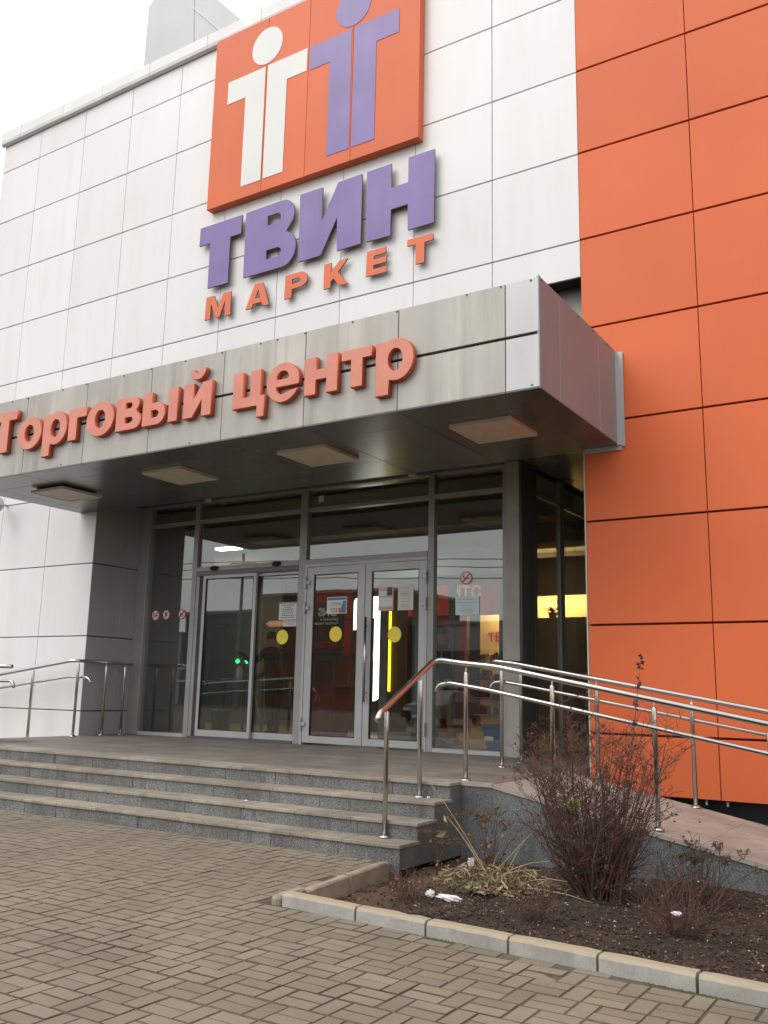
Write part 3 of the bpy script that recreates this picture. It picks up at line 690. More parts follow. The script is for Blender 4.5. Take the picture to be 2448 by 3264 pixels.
# sliding door
part('door_track', 'alu_dark', ent, (-10.73, -8.60, F0+.0, F1+.09, 3.16, 3.235), b=.004)
part('jamb_box', 'alu', ent, (-10.73, -10.66, F0+.01, F1+.05, PZ, 3.16), b=.004)
part('jamb_box', 'alu_dark', ent, (-10.655, -10.565, F0+.05, F1+.05, PZ, 3.16), b=.004)
s1 = leaf('sliding_leaf', 'front sliding leaf beside the entrance jamb', -10.56, -9.43, YV-.03, PZ+.035, 3.16, .055, .10, .05, 'alu_light')
s2 = leaf('sliding_leaf', 'rear sliding leaf with yellow dot', -9.50, -8.60, YV+.035, PZ+.035, 3.16, .04, .10, .05, 'alu_light')
part('floor_track', 'alu_dark', ent, (-10.70, -8.60, F0-.02, F1+.04, PZ+.002, PZ+.03))
for x in (-10.325, -9.025):
    m = MB()
    for k, (w_, z) in enumerate(((.06, 3.305), (.085, 3.29), (.09, 3.265), (.07, 3.245), (.03, 3.235))):
        pass
    prof = [(.02,3.315),(.075,3.305),(.092,3.285),(.08,3.255),(.03,3.238)]
    n = 14; vs = []; fs = []
    for (rr, z) in prof:
        for k in range(n): a = math.pi*k/(n-1); vs.append((x-rr*math.cos(a), F0-.012-rr*.75*math.sin(a), z))
    for i in range(len(prof)-1):
        for k in range(n-1): fs.append((i*n+k, i*n+k+1, (i+1)*n+k+1, (i+1)*n+k))
    fs.append(tuple(range(n))); fs.append(tuple(range((len(prof)-1)*n, len(prof)*n)))
    m.add(vs, fs); o = m.build('motion_sensor', 'black', ent, smooth=False)
    part('sensor_window', 'white_plastic', o, (x-.055, x-.015, F0-.012-.07, F0-.012-.055, 3.288, 3.296))
# hinged double door
part('door_frame', 'alu_light', ent, (-8.465, -8.425, F0-.01, F1, PZ, 3.235), (-6.345, -6.32, F0-.01, F1, PZ, 3.235), (-8.425, -6.345, F0-.01, F1, 3.19, 3.235))
dl = leaf('hinged_leaf', 'hinged leaf with blue notice', -8.42, -7.365, YV-.03, PZ+.03, 3.185, .125, .10, .115, 'alu_light')
dR = leaf('hinged_leaf', 'hinged leaf with pull handle and two notices', -7.355, -6.35, YV-.03, PZ+.03, 3.185, .105, .10, .115, 'alu_light')
for x, zz, p_, s_ in ((-8.435, (2.95, 2.57, .86), dl, 1), (-6.335, (2.95, 2.57, .86), dR, -1)):
    for z in zz:
        m = MB(); m.tube([(x, YV-.085, z-.09), (x, YV-.085, z-.035)], .02, 10); m.tube([(x, YV-.085, z-.03), (x, YV-.085, z+.03)], .021, 10); m.tube([(x, YV-.085, z+.035), (x, YV-.085, z+.09)], .02, 10)
        m.box(x, x+s_*.075, YV-.085, YV-.055, z-.028, z+.028); m.box(x-s_*.02, x+s_*.02, YV-.085, YV-.055, z+.04, z+.085); m.build('hinge', 'alu_light', p_)
for y in (YV-.115, YV+.09):
    m = MB(); m.tube([(-7.30, y, 1.20), (-7.30, y, 2.40)], .017, 12)
    for z in (1.33, 2.27): m.tube([(-7.30, y, z), (-7.30, YV-.03, z)], .011, 8)
    m.build('handle', 'steel', dR, smooth=True)
m = MB(); m.tube([(-7.33, YV-.075, 1.84), (-7.33, YV-.05, 1.84)], .018, 10); m.build('lock', 'alu', dR)

# small cameras under the soffit
for i, x in enumerate((-6.52, -10.45)):
    cm = thing('security_camera', ['small white camera under the soffit above the hinged door', 'small white camera under the soffit above the sliding door'][i], 'camera', (x, YV-.16, 4.39), 'small cameras under the soffit')
    part('body', 'white_plastic', cm, (x-.06, x+.07, YV-.2, YV-.14, 4.385, 4.43), b=.008)
    m = MB(); m.tube([(x-.058, YV-.17, 4.405), (x-.075, YV-.17, 4.402)], .017, 10); m.build('lens', 'black', cm)
    part('bracket', 'white_plastic', cm, (x+.02, x+.05, YV-.18, YV-.15, 4.428, 4.44))

# =================================================================== STAIRS, PLATFORM, RAMPS
XL = -10.75
st = thing('entrance_steps', 'wide grey granite entrance steps with brownish treads', 'steps', (-7, Y0, 0))
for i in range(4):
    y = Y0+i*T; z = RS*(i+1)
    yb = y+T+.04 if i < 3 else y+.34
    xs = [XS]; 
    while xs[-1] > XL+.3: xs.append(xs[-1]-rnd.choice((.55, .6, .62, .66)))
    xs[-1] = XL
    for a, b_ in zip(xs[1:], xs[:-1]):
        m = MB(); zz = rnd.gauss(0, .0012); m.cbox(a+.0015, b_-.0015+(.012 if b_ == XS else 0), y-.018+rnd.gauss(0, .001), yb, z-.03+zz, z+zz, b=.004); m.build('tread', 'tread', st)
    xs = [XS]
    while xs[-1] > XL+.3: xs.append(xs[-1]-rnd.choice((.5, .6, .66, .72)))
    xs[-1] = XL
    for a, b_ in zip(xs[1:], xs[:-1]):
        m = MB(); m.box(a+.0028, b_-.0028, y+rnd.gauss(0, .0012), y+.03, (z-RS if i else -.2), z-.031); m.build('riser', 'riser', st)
core = MB()
for i in range(4): core.box(XL+.01, XS-.03, Y0+i*T+.028, 7.80, -.25, RS*(i+1)-.033)
core.build('core', 'gap', st)
# right side slabs, following the profile of the steps
sd = MB()
YR = 7.71
for i in range(4):
    ya = Y0+i*T+.002; yb = Y0+(i+1)*T if i < 3 else YR+.02
    sd.box(XS-.028, XS+.004, ya, yb, -.075 if i > 1 else -.055, RS*(i+1)-.032)
sd.build('side_slab', 'riser_side', st)
# platform floor
pf = MB(); pf.box(XL-.3, -4.0, YE+.345, YV+1.4, .2, PZ-.001); pf.box(-4.0, -3.69, YR+.07, YV+1.2, .2, PZ-.001); pf.box(-12.15, XL-.3, 8.6, YV+1.4, .2, PZ-.001)
platform = tag(pf.build('platform', 'platform'), kind='structure')
m = MB()
for y in (8.5, 9.1, 9.7, 10.3): m.box(XL-.25, -4.0, y, y+.004, PZ-.002, PZ+.0004)
m.build('tile_joints', 'joint_sand', platform)
# ramp on the right
RSL = -.1886; RX0 = -3.69
def ramp_z(x): return PZ+min(0, (x-RX0)*RSL*1.0)
def ramp_zz(x): return PZ-.004+ (0 if x < RX0 else (x-RX0)*RSL)
rp = MB(); xe = 1.2
for (xa, xb) in ((RX0, -3.1), (-3.1, -2.5), (-2.5, -1.9), (-1.9, -1.3), (-1.3, -.7), (-.7, xe)):
    za, zb = ramp_zz(xa), ramp_zz(xb)
    rp.add([(xa+.004, YR-.012, za), (xb, YR-.012, zb), (xb, 9.56, zb), (xa+.004, 9.56, za), (xa+.004, YR-.012, za-.035), (xb, YR-.012, zb-.035), (xb, 9.56, zb-.035), (xa+.004, 9.56, za-.035)],
           [(0,1,2,3),(4,7,6,5),(0,4,5,1),(1,5,6,2),(2,6,7,3),(3,7,4,0)])
ramp = tag(rp.build('ramp', 'ramp'), kind='structure')
rw = MB()
rw.add([(XS+.006, YR, -.25), (RX0, YR, -.25), (RX0, YR, PZ-.034), (XS+.006, YR, PZ-.034), (XS+.006, YR+.06, -.25), (RX0, YR+.06, -.25), (RX0, YR+.06, PZ-.034), (XS+.006, YR+.06, PZ-.034)], [(0,1,2,3),(7,6,5,4),(3,2,6,7),(0,4,5,1),(1,5,6,2),(0,3,7,4)])
rw.build('ramp_wall', 'ramp_wall', ramp)
for (xa, xb) in ((RX0, -3.1), (-3.1, -2.5), (-2.5, -1.9), (-1.9, -1.3), (-1.3, -.7), (-.7, xe)):
    m = MB(); za, zb = ramp_zz(xa)-.036, ramp_zz(xb)-.036
    m.add([(xa+.002, YR, -.3), (xb-.002, YR, -.3), (xb-.002, YR, zb), (xa+.002, YR, za), (xa+.002, YR+.05, -.3), (xb-.002, YR+.05, -.3), (xb-.002, YR+.05, zb), (xa+.002, YR+.05, za)], [(0,1,2,3),(7,6,5,4),(3,2,6,7),(0,4,5,1),(1,5,6,2),(0,3,7,4)])
    m.build('wall_slab', 'ramp_wall', ramp)
m = MB(); m.box(XS+.006, RX0, YR-.012, YR+.07, PZ-.033, PZ+.003); m.build('edge_slab', 'ramp', ramp)
bk = MB(); bk.add([(RX0, 9.5, -.3), (xe, 9.5, -.3), (xe, 9.5, ramp_zz(xe)-.04), (RX0, 9.5, PZ-.04)], [(0,1,2,3)]); bk.build('back_wall', 'black', ramp)
# ramp on the left, in front of the white wall
lr = MB(); lr.add([(-12.15, 8.6, PZ-.003), (-18, 8.6, PZ-.003-5.85*.088), (-18, YO-.005, PZ-.003-5.85*.088), (-12.15, YO-.005, PZ-.003)], [(0,1,2,3)])
lr.add([(-12.15, 8.6, PZ-.003), (-18, 8.6, PZ-.003-5.85*.088), (-18, 8.6, -.3), (-12.15, 8.6, -.3)], [(0,1,2,3)])
tag(lr.build('ramp', 'platform'), kind='structure', label='far ramp beside the white wall')

# =================================================================== RAILINGS
def bend(pts, r=.06, n=5):
    """round the corners of a polyline"""
    pts = [Vector(p) for p in pts]; out = [pts[0]]
    for i in range(1, len(pts)-1):
        a, b_, c = pts[i-1], pts[i], pts[i+1]
        d1 = (a-b_); d2_ = (c-b_); rr = min(r, d1.length*.45, d2_.length*.45)
        p = b_+d1.normalized()*rr; q = b_+d2_.normalized()*rr
        for k in range(n+1):
            t = k/n; out.append(p*(1-t)**2+b_*2*t*(1-t)+q*t*t)
    out.append(pts[-1]); return out
def rail(name, pts, r, parent, rr=.06):
    m = MB(); m.tube(bend(pts, rr), r, 14); return m.build(name, 'steel', parent, smooth=True)
def post(x, y, z0, z1, parent, r=.0215):
    m = MB(); m.tube([(x, y, z0), (x, y, z1), (x, y, z1+.006), (x, y, z1+.018), (x, y, z1+.022)], [r, r, r*.95, r*.6, r*.2], 14)
    o = m.build('post', 'steel', parent, smooth=True)
    m = MB(); m.tube([(x, y, z0), (x, y, z0+.012), (x, y, z0+.02), (x, y, z0+.03)], [.05, .05, .034, .024], 16); m.build('base_cover', 'steel', o, smooth=True)
    m = MB(); m.tube([(x, y, z1+.02), (x, y, z1+.055)], .007, 6); m.build('rail_bracket', 'steel', o)
    return o
RH = 1.045
def mid_clip(x, y, z, dy, parent):
    m = MB(); m.tube([(x, y, z-.045), (x, y+dy*.5, z-.05), (x, y+dy, z-.02)], .006, 6); m.build('mid_bracket', 'steel', parent)
# front railing: up the steps, then down along the ramp
fr = thing('railing', 'stainless handrail climbing the steps and running down the near edge of the ramp', 'railing', (-4, 7.8, PZ), 'stainless railings at the entrance')
YF = 7.80; XF = -4.30
ra, rb = (XF, 6.66, RS+1.035), (XF+.05, 7.62, 1.655)
rail('handrail', [(XF-.0, 6.73, 1.10), (XF, 6.77, 1.17), (XF+.0, 7.74, 1.665), (-4.10, YF, 1.665-.03), (-3.69, YF, PZ+RH-.01), (.6, YF, PZ+RH-.01+RSL*4.29*.985)], .0265, fr, .09)
post(XF, 6.885, RS, 1.17, fr); post(XF+.02, 7.43, RS*3, 1.45, fr)
for x in (-4.005, -3.15, -2.25, -1.36, -.47, .42):
    zt = (PZ+RH-.01+(0 if x < -3.69 else RSL*(x+3.69)*.985))
    if x < -3.9: zt -= -.01
    post(x, YF, ramp_z(x) if x > RX0 else PZ, zt-.075, fr)
    mid_clip(x, YF, zt-.22, -.05, fr)
rail('mid_rail', [(-4.30, YF-.05, 1.36), (-4.265, YF-.05, 1.425), (-4.16, YF-.05, 1.445), (-3.75, YF-.05, 1.385), (.6, YF-.05, 1.385+RSL*4.35*.985)], .019, fr, .05)
# rear railing of the ramp, turning back to the entrance column
rr_ = thing('railing', 'stainless handrail on the far side of the ramp before the orange wall', 'railing', (-3.5, 9.48, PZ), 'stainless railings at the entrance')
YB = 9.47
rail('handrail', [(-4.52, 10.30, 1.715), (-4.52, YB, 1.715), (-4.28, YB, 1.69), (.6, YB, 1.69+4.88*-.171)], .0265, rr_, .05)
rail('mid_rail', [(-4.585, YB+.05, 1.40), (-4.55, YB+.05, 1.475), (-4.45, YB+.05, 1.49), (-4.2, YB+.05, 1.455), (.6, YB+.05, 1.455+4.8*-.171)], .019, rr_, .05)
for x in (-4.42, -3.33, -2.36, -1.4, -.45):
    zt = 1.69-(0 if x < -4.28 else (x+4.28)*.171)
    post(x, YB, ramp_z(x)-.004 if x > RX0 else PZ, zt-.06, rr_); mid_clip(x, YB, zt-.23, .05, rr_)
for y in (10.22,): post(-4.52, y, PZ, 1.65, rr_)
# left railing along the white wall, turning back along the reveal
lf = thing('railing', 'stainless handrail beside the white wall turning back to the glass', 'railing', (-12.5, 9.8, PZ), 'stainless railings at the entrance')
rail('handrail', [(-17, 9.80, 1.735-.132*4.9), (-12.05, 9.80, 1.725), (-11.93, 9.86, 1.73), (-11.93, 10.98, 1.715)], .0265, lf, .07)
rail('mid_rail', [(-17, 9.85, 1.475-.118*4.85), (-12.15, 9.85, 1.475), (-11.72, 9.85, 1.475), (-11.63, 9.85, 1.44), (-11.61, 9.85, 1.38)], .019, lf, .05)
for x in (-12.95, -11.86): 
    post(x, 9.80, PZ if x > -12 else PZ-(-12.15-x)*.088, 1.66 if x > -12 else 1.54, lf); mid_clip(x, 9.80, 1.47 if x > -12 else 1.36, .05, lf)
post(-14.05, 9.80, .37, 1.40, lf)
for y in (10.42, 10.82): post(-11.93, y, PZ, 1.655, lf)
# front railing of the far ramp, its end just in the picture
lf2 = thing('railing', 'short handrail end at the edge of the picture left of the steps', 'railing', (-11.3, 7.8, PZ), 'stainless railings at the entrance')
rail('handrail', [(-14, 7.8, 1.40), (-11.2, 7.8, 1.58), (-10.76, 7.8, 1.575)], .0265, lf2)
rail('mid_rail', [(-14, 7.8, 1.2), (-11.2, 7.8, 1.385), (-10.76, 7.8, 1.385), (-10.70, 7.8, 1.36), (-10.675, 7.8, 1.30)], .019, lf2, .05)
post(-11.4, 7.8, .3, 1.5, lf2)

# =================================================================== STICKERS AND NOTICES
def text_lines(m, x0, x1, z0, z1, y, rows, seed, fill=.8):
    r = random.Random(seed); h = (z1-z0)/rows
    for i in range(rows):
        if r.random() > fill: continue
        w = r.uniform(.45, .95)*(x1-x0); a = (x0+x1-w)/2
        x = a
        while x < a+w:
            l = r.uniform(.02, .05); m.quad((x, y, z1-h*(i+.75)), (min(x+l, a+w), y, z1-h*(i+.75)), (min(x+l, a+w), y, z1-h*(i+.35)), (x, y, z1-h*(i+.35))); x += l+.008
def notice(label, x0, x1, z0, z1, y, mat, rows, seed, extra=None):
    t = thing('notice', label, 'notice', ((x0+x1)/2, y, z0), 'paper notices on the entrance glass')
    part('sheet', mat, t, (x0, x1, y-.002, y, z0, z1))
    m = MB(); text_lines(m, x0+.02, x1-.02, z0+.02, z1-.03, y-.0035, rows, seed); m.build('print', 'ink_grey' if mat != 'paper' else 'ink', t, fixn=False)['kind'] = 'stuff'
    if extra: extra(t, x0, x1, z0, z1, y-.0045)
    return t
YG = YV-.0045
notice('white notice in a clear sleeve on the sliding leaf', -9.01, -8.665, 2.41, 2.68, YV+.030, 'paper', 7, 1, lambda t, a, b_, c, d, y: part('sleeve_top', 'ink_grey', t, (a, b_, y, y+.001, d-.025, d)))
def blue_extra(t, a, b_, c, d, y):
    part('header', 'ink_blue', t, (a+.01, b_-.01, y, y+.001, d-.045, d-.012))
    m = MB(); m.prism_xz([(b_-.12, c+.01), (b_-.015, c+.01), (b_-.015, c+.19), (b_-.06, c+.19), (b_-.09, c+.10)], y, y+.001); m.build('picture', 'ink_blue', t)
    part('picture', 'ink_pink', t, (b_-.14, b_-.08, y-.001, y, c+.012, c+.075)); part('picture', 'ink_green', t, (b_-.06, b_-.02, y-.001, y, c+.03, c+.16))
notice('white and blue poster with small figures on the hinged door', -8.05, -7.69, 2.47, 2.72, YV-.034, 'paper', 8, 2, blue_extra)
def pink_extra(t, a, b_, c, d, y):
    part('photo', 'ink', t, (a+.15, a+.235, y, y+.001, d-.12, d-.005)); part('band', 'paper', t, (a+.012, a+.14, y, y+.001, d-.13, d-.05)); part('band', 'paper', t, (a+.012, b_-.012, y, y+.001, c+.06, d-.15))
notice('pink poster with a dark photo on the door leaf', -7.14, -6.885, 2.49, 2.83, YV-.034, 'paper_pink', 10, 3, pink_extra)
notice('cream sheet of small print next to the pink poster', -6.81, -6.555, 2.49, 2.84, YV-.034, 'paper_cream', 16, 4)
notice('pale blue notice below the no smoking sign on the fixed pane', -5.90, -5.54, 2.40, 2.655, YG, 'paper_blue', 9, 5)
tag(part('small_label', 'paper_cream', None, (-8.30, -8.20, YV-.005, YV-.002, 4.20, 4.30)), 'tiny blank white label on the high pane above the hinged door', 'label')
# yellow dots
for i, (x, y, z) in enumerate(((-8.925, YV+.029, 2.145), (-7.875, YV-.036, 2.17), (-6.855, YV-.036, 2.15))):
    m = MB(); m.tube([(x, y, z), (x, y-.002, z)], .112, 40)
    tag(m.build('yellow_dot', 'yellow'), ['round yellow sticker on the sliding leaf below the arrow', 'round yellow sticker on the hinged leaf below the blue poster', 'round yellow sticker on the hinged leaf with the pull handle'][i], 'sticker', 'yellow dots on the doors')
# prohibition signs: disc, red ring, bar, small pictogram
def round_sign(label, x, z, y, r, kind):
    t = thing('prohibition_sign', label, 'sign', (x, y, z), 'round prohibition signs on the glass')
    m = MB(); m.tube([(x, y, z), (x, y-.002, z)], r, 36); m.build('disc', 'sticker_white', t)
    n = 40; m = MB(); vs = []; fs = []
    for k in range(n):
        a = 2*math.pi*k/n; vs += [(x+r*math.cos(a), y-.0035, z+r*math.sin(a)), (x+r*.86*math.cos(a), y-.0035, z+r*.86*math.sin(a))]
    for k in range(n): j = (k+1) % n; fs.append((2*k, 2*j, 2*j+1, 2*k+1))
    m.add(vs, fs); m.build('ring', 'red', t, fixn=False)
    m = MB()
    if kind == 'smoke':
        m.box(x-.04, x+.055, y-.003, y-.0028, z-.016, z+.0); m.prism_xz([(x-.055, z+.005), (x-.035, z+.005), (x-.025, z+.03), (x-.035, z+.055), (x-.045, z+.03)], y-.003, y-.0028)
    elif kind == 'skate':
        m.prism_xz([(x-.03, z-.02), (x+.035, z-.02), (x+.03, z+.0), (x+.005, z+.01), (x+.005, z+.05), (x-.03, z+.05)], y-.003, y-.0028)
        for k in (-.02, .0, .02): m.disc_xz(x+k, z-.033, .009, .009, y-.003, 10)
    else:
        m.prism_xz([(x-.045, z-.005), (x+.03, z-.005), (x+.03, z+.02), (x-.045, z+.02)], y-.003, y-.0028)
        for k in (-.042, -.028, .012, .026): m.box(x+k-.005, x+k+.005, y-.003, y-.0028, z-.045, z-.005)
        m.prism_xz([(x+.012, z+.02), (x+.05, z+.03), (x+.058, z+.042), (x+.03, z+.06), (x+.012, z+.05)], y-.003, y-.0028)
        m.prism_xz([(x-.045, z+.015), (x-.038, z+.015), (x-.05, z+.045), (x-.057, z+.043)], y-.003, y-.0028)
    m.build('pictogram', 'ink', t)
    m = MB(); c = r*.64; w = .007
    m.add([(x-c-w, y-.0042, z-c+w), (x-c+w, y-.0042, z-c-w), (x+c+w, y-.0042, z+c-w), (x+c-w, y-.0042, z+c+w)], [(0,1,2,3)]); m.build('bar', 'red', t, fixn=False)
round_sign('round no smoking sign on the narrow pane by the white wall', -11.66, 2.545, YG, .088, 'smoke')
round_sign('round no roller skates sign between the no smoking and no dogs signs', -11.41, 2.55, YG, .082, 'skate')
round_sign('round no dogs sign on the narrow pane by the mullion', -11.045, 2.55, YG, .080, 'dog')
round_sign('round no smoking sign above the pale blue notice', -5.735, 2.905, YG, .090, 'smoke')

def words(name, body, x, z, y, size, mat, parent=None, bold=.0, mirror=False, align='LEFT'):
    cu = bpy.data.curves.new(name, 'FONT'); cu.body = body; cu.size = size; cu.offset = bold; cu.align_x = align; cu.extrude = .001
    ob = bpy.data.objects.new(name, cu); me = bpy.data.meshes.new_from_object(ob); bpy.data.objects.remove(ob)
    for v in me.vertices: a, b_, c = v.co; v.co = (x+(-a if mirror else a), y-c, z+b_)
    me.materials.clear(); me.materials.append(M[mat]); me.update()
    return link(name, me, parent)
ar = thing('arrow_sticker', 'orange arrow and white strip sticker on the sliding leaf', 'sticker', (-8.95, YV+.03, 2.31))
m = MB(); m.prism_xz([(-9.27, 2.355), (-9.19, 2.40), (-8.92, 2.40), (-8.92, 2.305), (-9.19, 2.305)], YV+.028, YV+.030); m.build('arrow', 'orange_st', ar)
part('strip', 'sticker_white', ar, (-8.92, -8.65, YV+.028, YV+.030, 2.305, 2.40))
words('lettering', 'ВХОД РЯДОМ', -9.20, 2.338, YV+.0265, .042, 'sticker_white', ar, .0008)
words('lettering', 'ОСТОРОЖНО!\nСТЕКЛО!', -8.785, 2.362, YV+.0265, .038, 'ink_grey', ar, .0008, align='CENTER')

# =================================================================== INTERIOR SEEN THROUGH THE GLASS
M['in_floor'] = pmat('interior_floor', (.42, .28, .13), .3, noise=(1, .1))
M['in_ceil'] = pmat('interior_ceiling', (.20, .18, .15), .8)
M['in_wall'] = pmat('interior_wall', (.16, .16, .16), .7)
M['in_red'] = pmat('interior_red', (.42, .022, .018), .5, noise=(1, .1))
M['in_darkred'] = pmat('interior_dark_red', (.22, .014, .014), .5)
M['in_navy'] = pmat('interior_navy', (.012, .014, .035), .5)
M['in_cream'] = pmat('interior_cream', (.78, .60, .33), .6)
M['in_brown'] = pmat('interior_brown', (.10, .06, .035), .6)
M['in_grey'] = pmat('interior_grey', (.25, .27, .28), .5)
M['in_white'] = pmat('interior_white_letter', (.8, .8, .8), .5)
M['lamp_on'] = emat('ceiling_lamp_lit', (1, .93, .66), 11)
M['warm_fill'] = emat('warm_fill_glow', (1, .74, .34), 48)  # glow of the added fill strip in the back shop
M['sign_white_lit'] = emat('lit_white_sign', (1, .97, .86), 3.0)
M['sign_yellow_lit'] = emat('lit_yellow_strip', (1, .80, .02), 2.2)
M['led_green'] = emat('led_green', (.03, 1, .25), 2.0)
M['blue_bin'] = pmat('blue_plastic', (.012, .055, .22), .4)
M['goods'] = pmat('goods', (.5, .25, .12), .5, var=.5)
hall = MB(); hall.box(-21, XR-.07, YV+1.4, 26, .2, PZ-.002)
tag(hall.build('interior_floor', 'in_floor'), kind='structure')
hc = MB(); hc.box(-21, XR-.07, YV+.42, 26, 4.40, 4.43); tag(hc.build('interior_ceiling', 'in_ceil'), kind='structure')
hw = MB(); hw.box(-21, 3, 25.5, 25.6, 0, 4.4); hw.box(-21, -20.9, 10.5, 25.5, 0, 4.4); hw.box(-21, -13.3, 16.6, 16.7, PZ, 4.4); hw.box(-12.32, -12.28, YV+.12, 13.2, PZ, 4.4); hw.box(-21, -3.58, YO+.37, 26.5, 4.48, 6.4); hw.box(XR+.02, -3.5, 16.6, 26, 0, 4.4)
tag(hw.build('interior_wall', 'in_wall'), kind='structure')
bm_ = MB()
for y in (13.0, 15.3, 18.6): bm_.box(-20, XR-.1, y, y+.25, 4.05, 4.39)
bm_.build('ceiling_beam', 'in_ceil').update_tag(); bpy.data.objects['ceiling_beam']['kind'] = 'structure'
LL = ['long', 'nearest', 'middle', 'far', 'left']
for i, (x, y) in enumerate(((-6.85, 16.35), (-8.55, 20.4), (-8.85, 22.2), (-14.2, 14.3), (-13.3, 14.5), (-10.0, 16.0), (-11.5, 19.5))):
    t = thing('ceiling_light', ['lit ceiling panel seen high through the side glass', 'lit ceiling panel below the brightest one in the side glass', 'small far lit ceiling panel in the side glass', 'lit ceiling panel seen through the narrow pane', 'pale lit ceiling panel seen through the pane above the sliding door', 'lit ceiling panel above the hinged door glass', 'deep lit ceiling panel inside the hall'][i], 'lamp', (x, y, 4.3), 'lit ceiling panels inside')
    part('frame', 'in_grey', t, (x-.34, x+.34, y-.34, y+.34, 4.30, 4.40)); part('diffuser', 'lamp_on', t, (x-.31, x+.31, y-.31, y+.31, 4.285, 4.299))
# red shop front
rs = thing('red_shop_front', 'red shop front with white lettering behind the entrance glass', 'shop front', (-10, 17, PZ))
part('fascia', 'in_red', rs, (-13.2, -7.4, 17.0, 17.2, 2.95, 3.65)); part('wall', 'in_red', rs, (-13.2, -10.9, 17.05, 17.2, PZ, 2.95)); part('wall', 'in_darkred', rs, (-9.4, -8.75, 17.05, 17.2, PZ, 2.95))
part('header', 'in_grey', rs, (-13.2, -7.4, 17.02, 17.2, 3.65, 4.3))
words('lettering', 'МТС', -9.15, 3.30, 16.99, .34, 'in_white', rs, .012)
# navy sign panel with mirrored lettering
nv = thing('navy_sign', 'dark navy sign panel with mirrored white lettering behind the hinged door', 'sign', (-11.6, 16, PZ))
part('panel', 'in_navy', nv, (-12.3, -11.15, 16.0, 16.06, PZ, 3.2))
words('lettering', 'DNS', -11.30, 2.92, 15.99, .24, 'in_white', nv, .01, mirror=True)
words('lettering', 'цифровая и\nбытовая техника', -11.25, 2.82, 15.99, .085, 'in_white', nv, .002, mirror=True)
words('lettering', 'АПТЕКА', -11.25, 2.25, 15.99, .16, 'in_red', nv, .004, mirror=True)
# lit white totem with yellow strips
tt = thing('lit_totem', 'tall lit white panel with yellow strips behind the pull handle', 'sign', (-10.2, 16, PZ))
glyph('panel', [[(-10.80,2.6),(-10.80,3.15)]+arc(-10.68,3.16,.12,.12,180,90,6)+[(-10.1,3.28),(-10.1,1.35)]+arc(-10.27,1.33,.17,.17,0,-90,6)+[(-10.33,1.16),(-10.33,2.6)]], 15.9, .06, ['sign_white_lit', 'in_grey'], tt)
part('back', 'in_brown', tt, (-10.9, -9.6, 15.98, 16.1, PZ, 3.4))
for x in (-10.045, -9.935): part('strip', 'sign_yellow_lit', tt, (x-.025, x+.025, 15.94, 15.97, 1.36, 2.97))
words('lettering', '·ф·', -10.35, 2.75, 15.89, .13, 'ink', tt)
# terminal
tm = thing('payment_terminal', 'dark red payment terminal low behind the hinged door', 'terminal', (-9.4, 13.0, PZ))
part('body', 'in_darkred', tm, (-9.68, -9.18, 13.0, 13.45, PZ, 1.45), b=.02); part('screen', 'in_navy', tm, (-9.6, -9.26, 12.99, 13.0, 1.47, 1.85)); part('upper', 'in_brown', tm, (-9.66, -9.2, 13.02, 13.4, 1.45, 1.95))
words('lettering', 'А', -9.60, 1.17, 12.99, .2, 'ink_pink', tm, .004); words('lettering', '-Банк', -9.53, .98, 12.99, .11, 'ink_pink', tm, .002)
# warm lit shop
ws = thing('warm_shop', 'warmly lit shop with shelves seen through the fixed pane', 'shop front', (-7.5, 18, PZ))
part('wall', 'in_cream', ws, (-9.2, -6.3, 18.6, 18.7, PZ, 3.6)); part('header', 'in_brown', ws, (-9.2, -6.3, 18.0, 18.1, 3.40, 4.2)); part('side', 'in_cream', ws, (-6.3, -6.25, 17.6, 18.7, PZ, 3.6))
part('lamp', 'warm_fill', ws, (-9.0, -6.5, 18.2, 18.3, 3.46, 3.49)); part('counter', 'in_brown', ws, (-8.2, -6.4, 17.6, 18.0, PZ, 2.90))  # warm strip is an added fill, hidden by the header, brightening the cream wall
words('lettering', 'ТЕЛЕФОН', -9.0, 2.5, 18.58, .26, 'red', ws, .006)
r = random.Random(3)
for k in range(4):
    part('shelf', 'in_white', ws, (-9.15, -8.25, 18.2, 18.55, .9+k*.36, .92+k*.36))
    gm = MB()
    for q in range(8):
        gx_ = -9.1+q*.105; gm.cur = r.randrange(4); gm.box(gx_, gx_+.08, 18.25, 18.4, .92+k*.36, .92+k*.36+r.uniform(.1, .24))
    gm.build('goods', ['in_cream', 'in_red', 'in_grey', 'in_brown'], ws)
# potted plant on the counter of the warm shop
pp = thing('potted_plant', 'dark leafy plant silhouetted against the yellow shop light', 'plant', (-7.15, 17.8, 2.9))
m = MB(); m.tube([(-7.15, 17.8, 2.901), (-7.15, 17.8, 3.02)], [.07, .10], 12); m.build('pot', 'in_brown', pp)
m = MB(); R = random.Random(12)
for i in range(26):
    a = R.uniform(0, 6.28); L = R.uniform(.2, .42); p = Vector((-7.15, 17.8, 3.0)); dv = Vector((math.cos(a), math.sin(a)*.5, 0)); sdv = Vector((-dv.y, dv.x, 0)).normalized()
    pts = []
    for k in range(5):
        t = k/4; q = p+dv*L*t*.8+Vector((0, 0, L*(1.1*t-.9*t*t))); w_ = .022*math.sin(math.pi*min(.95, t+.08)); pts += [q+sdv*w_, q-sdv*w_]
    m.add(pts, [(2*k, 2*k+2, 2*k+3, 2*k+1) for k in range(4)])
M['plant_dark'] = pmat('plant_leaf_dark', (.02, .03, .012), .6)
m.build('leaves', 'plant_dark', pp, fixn=False)
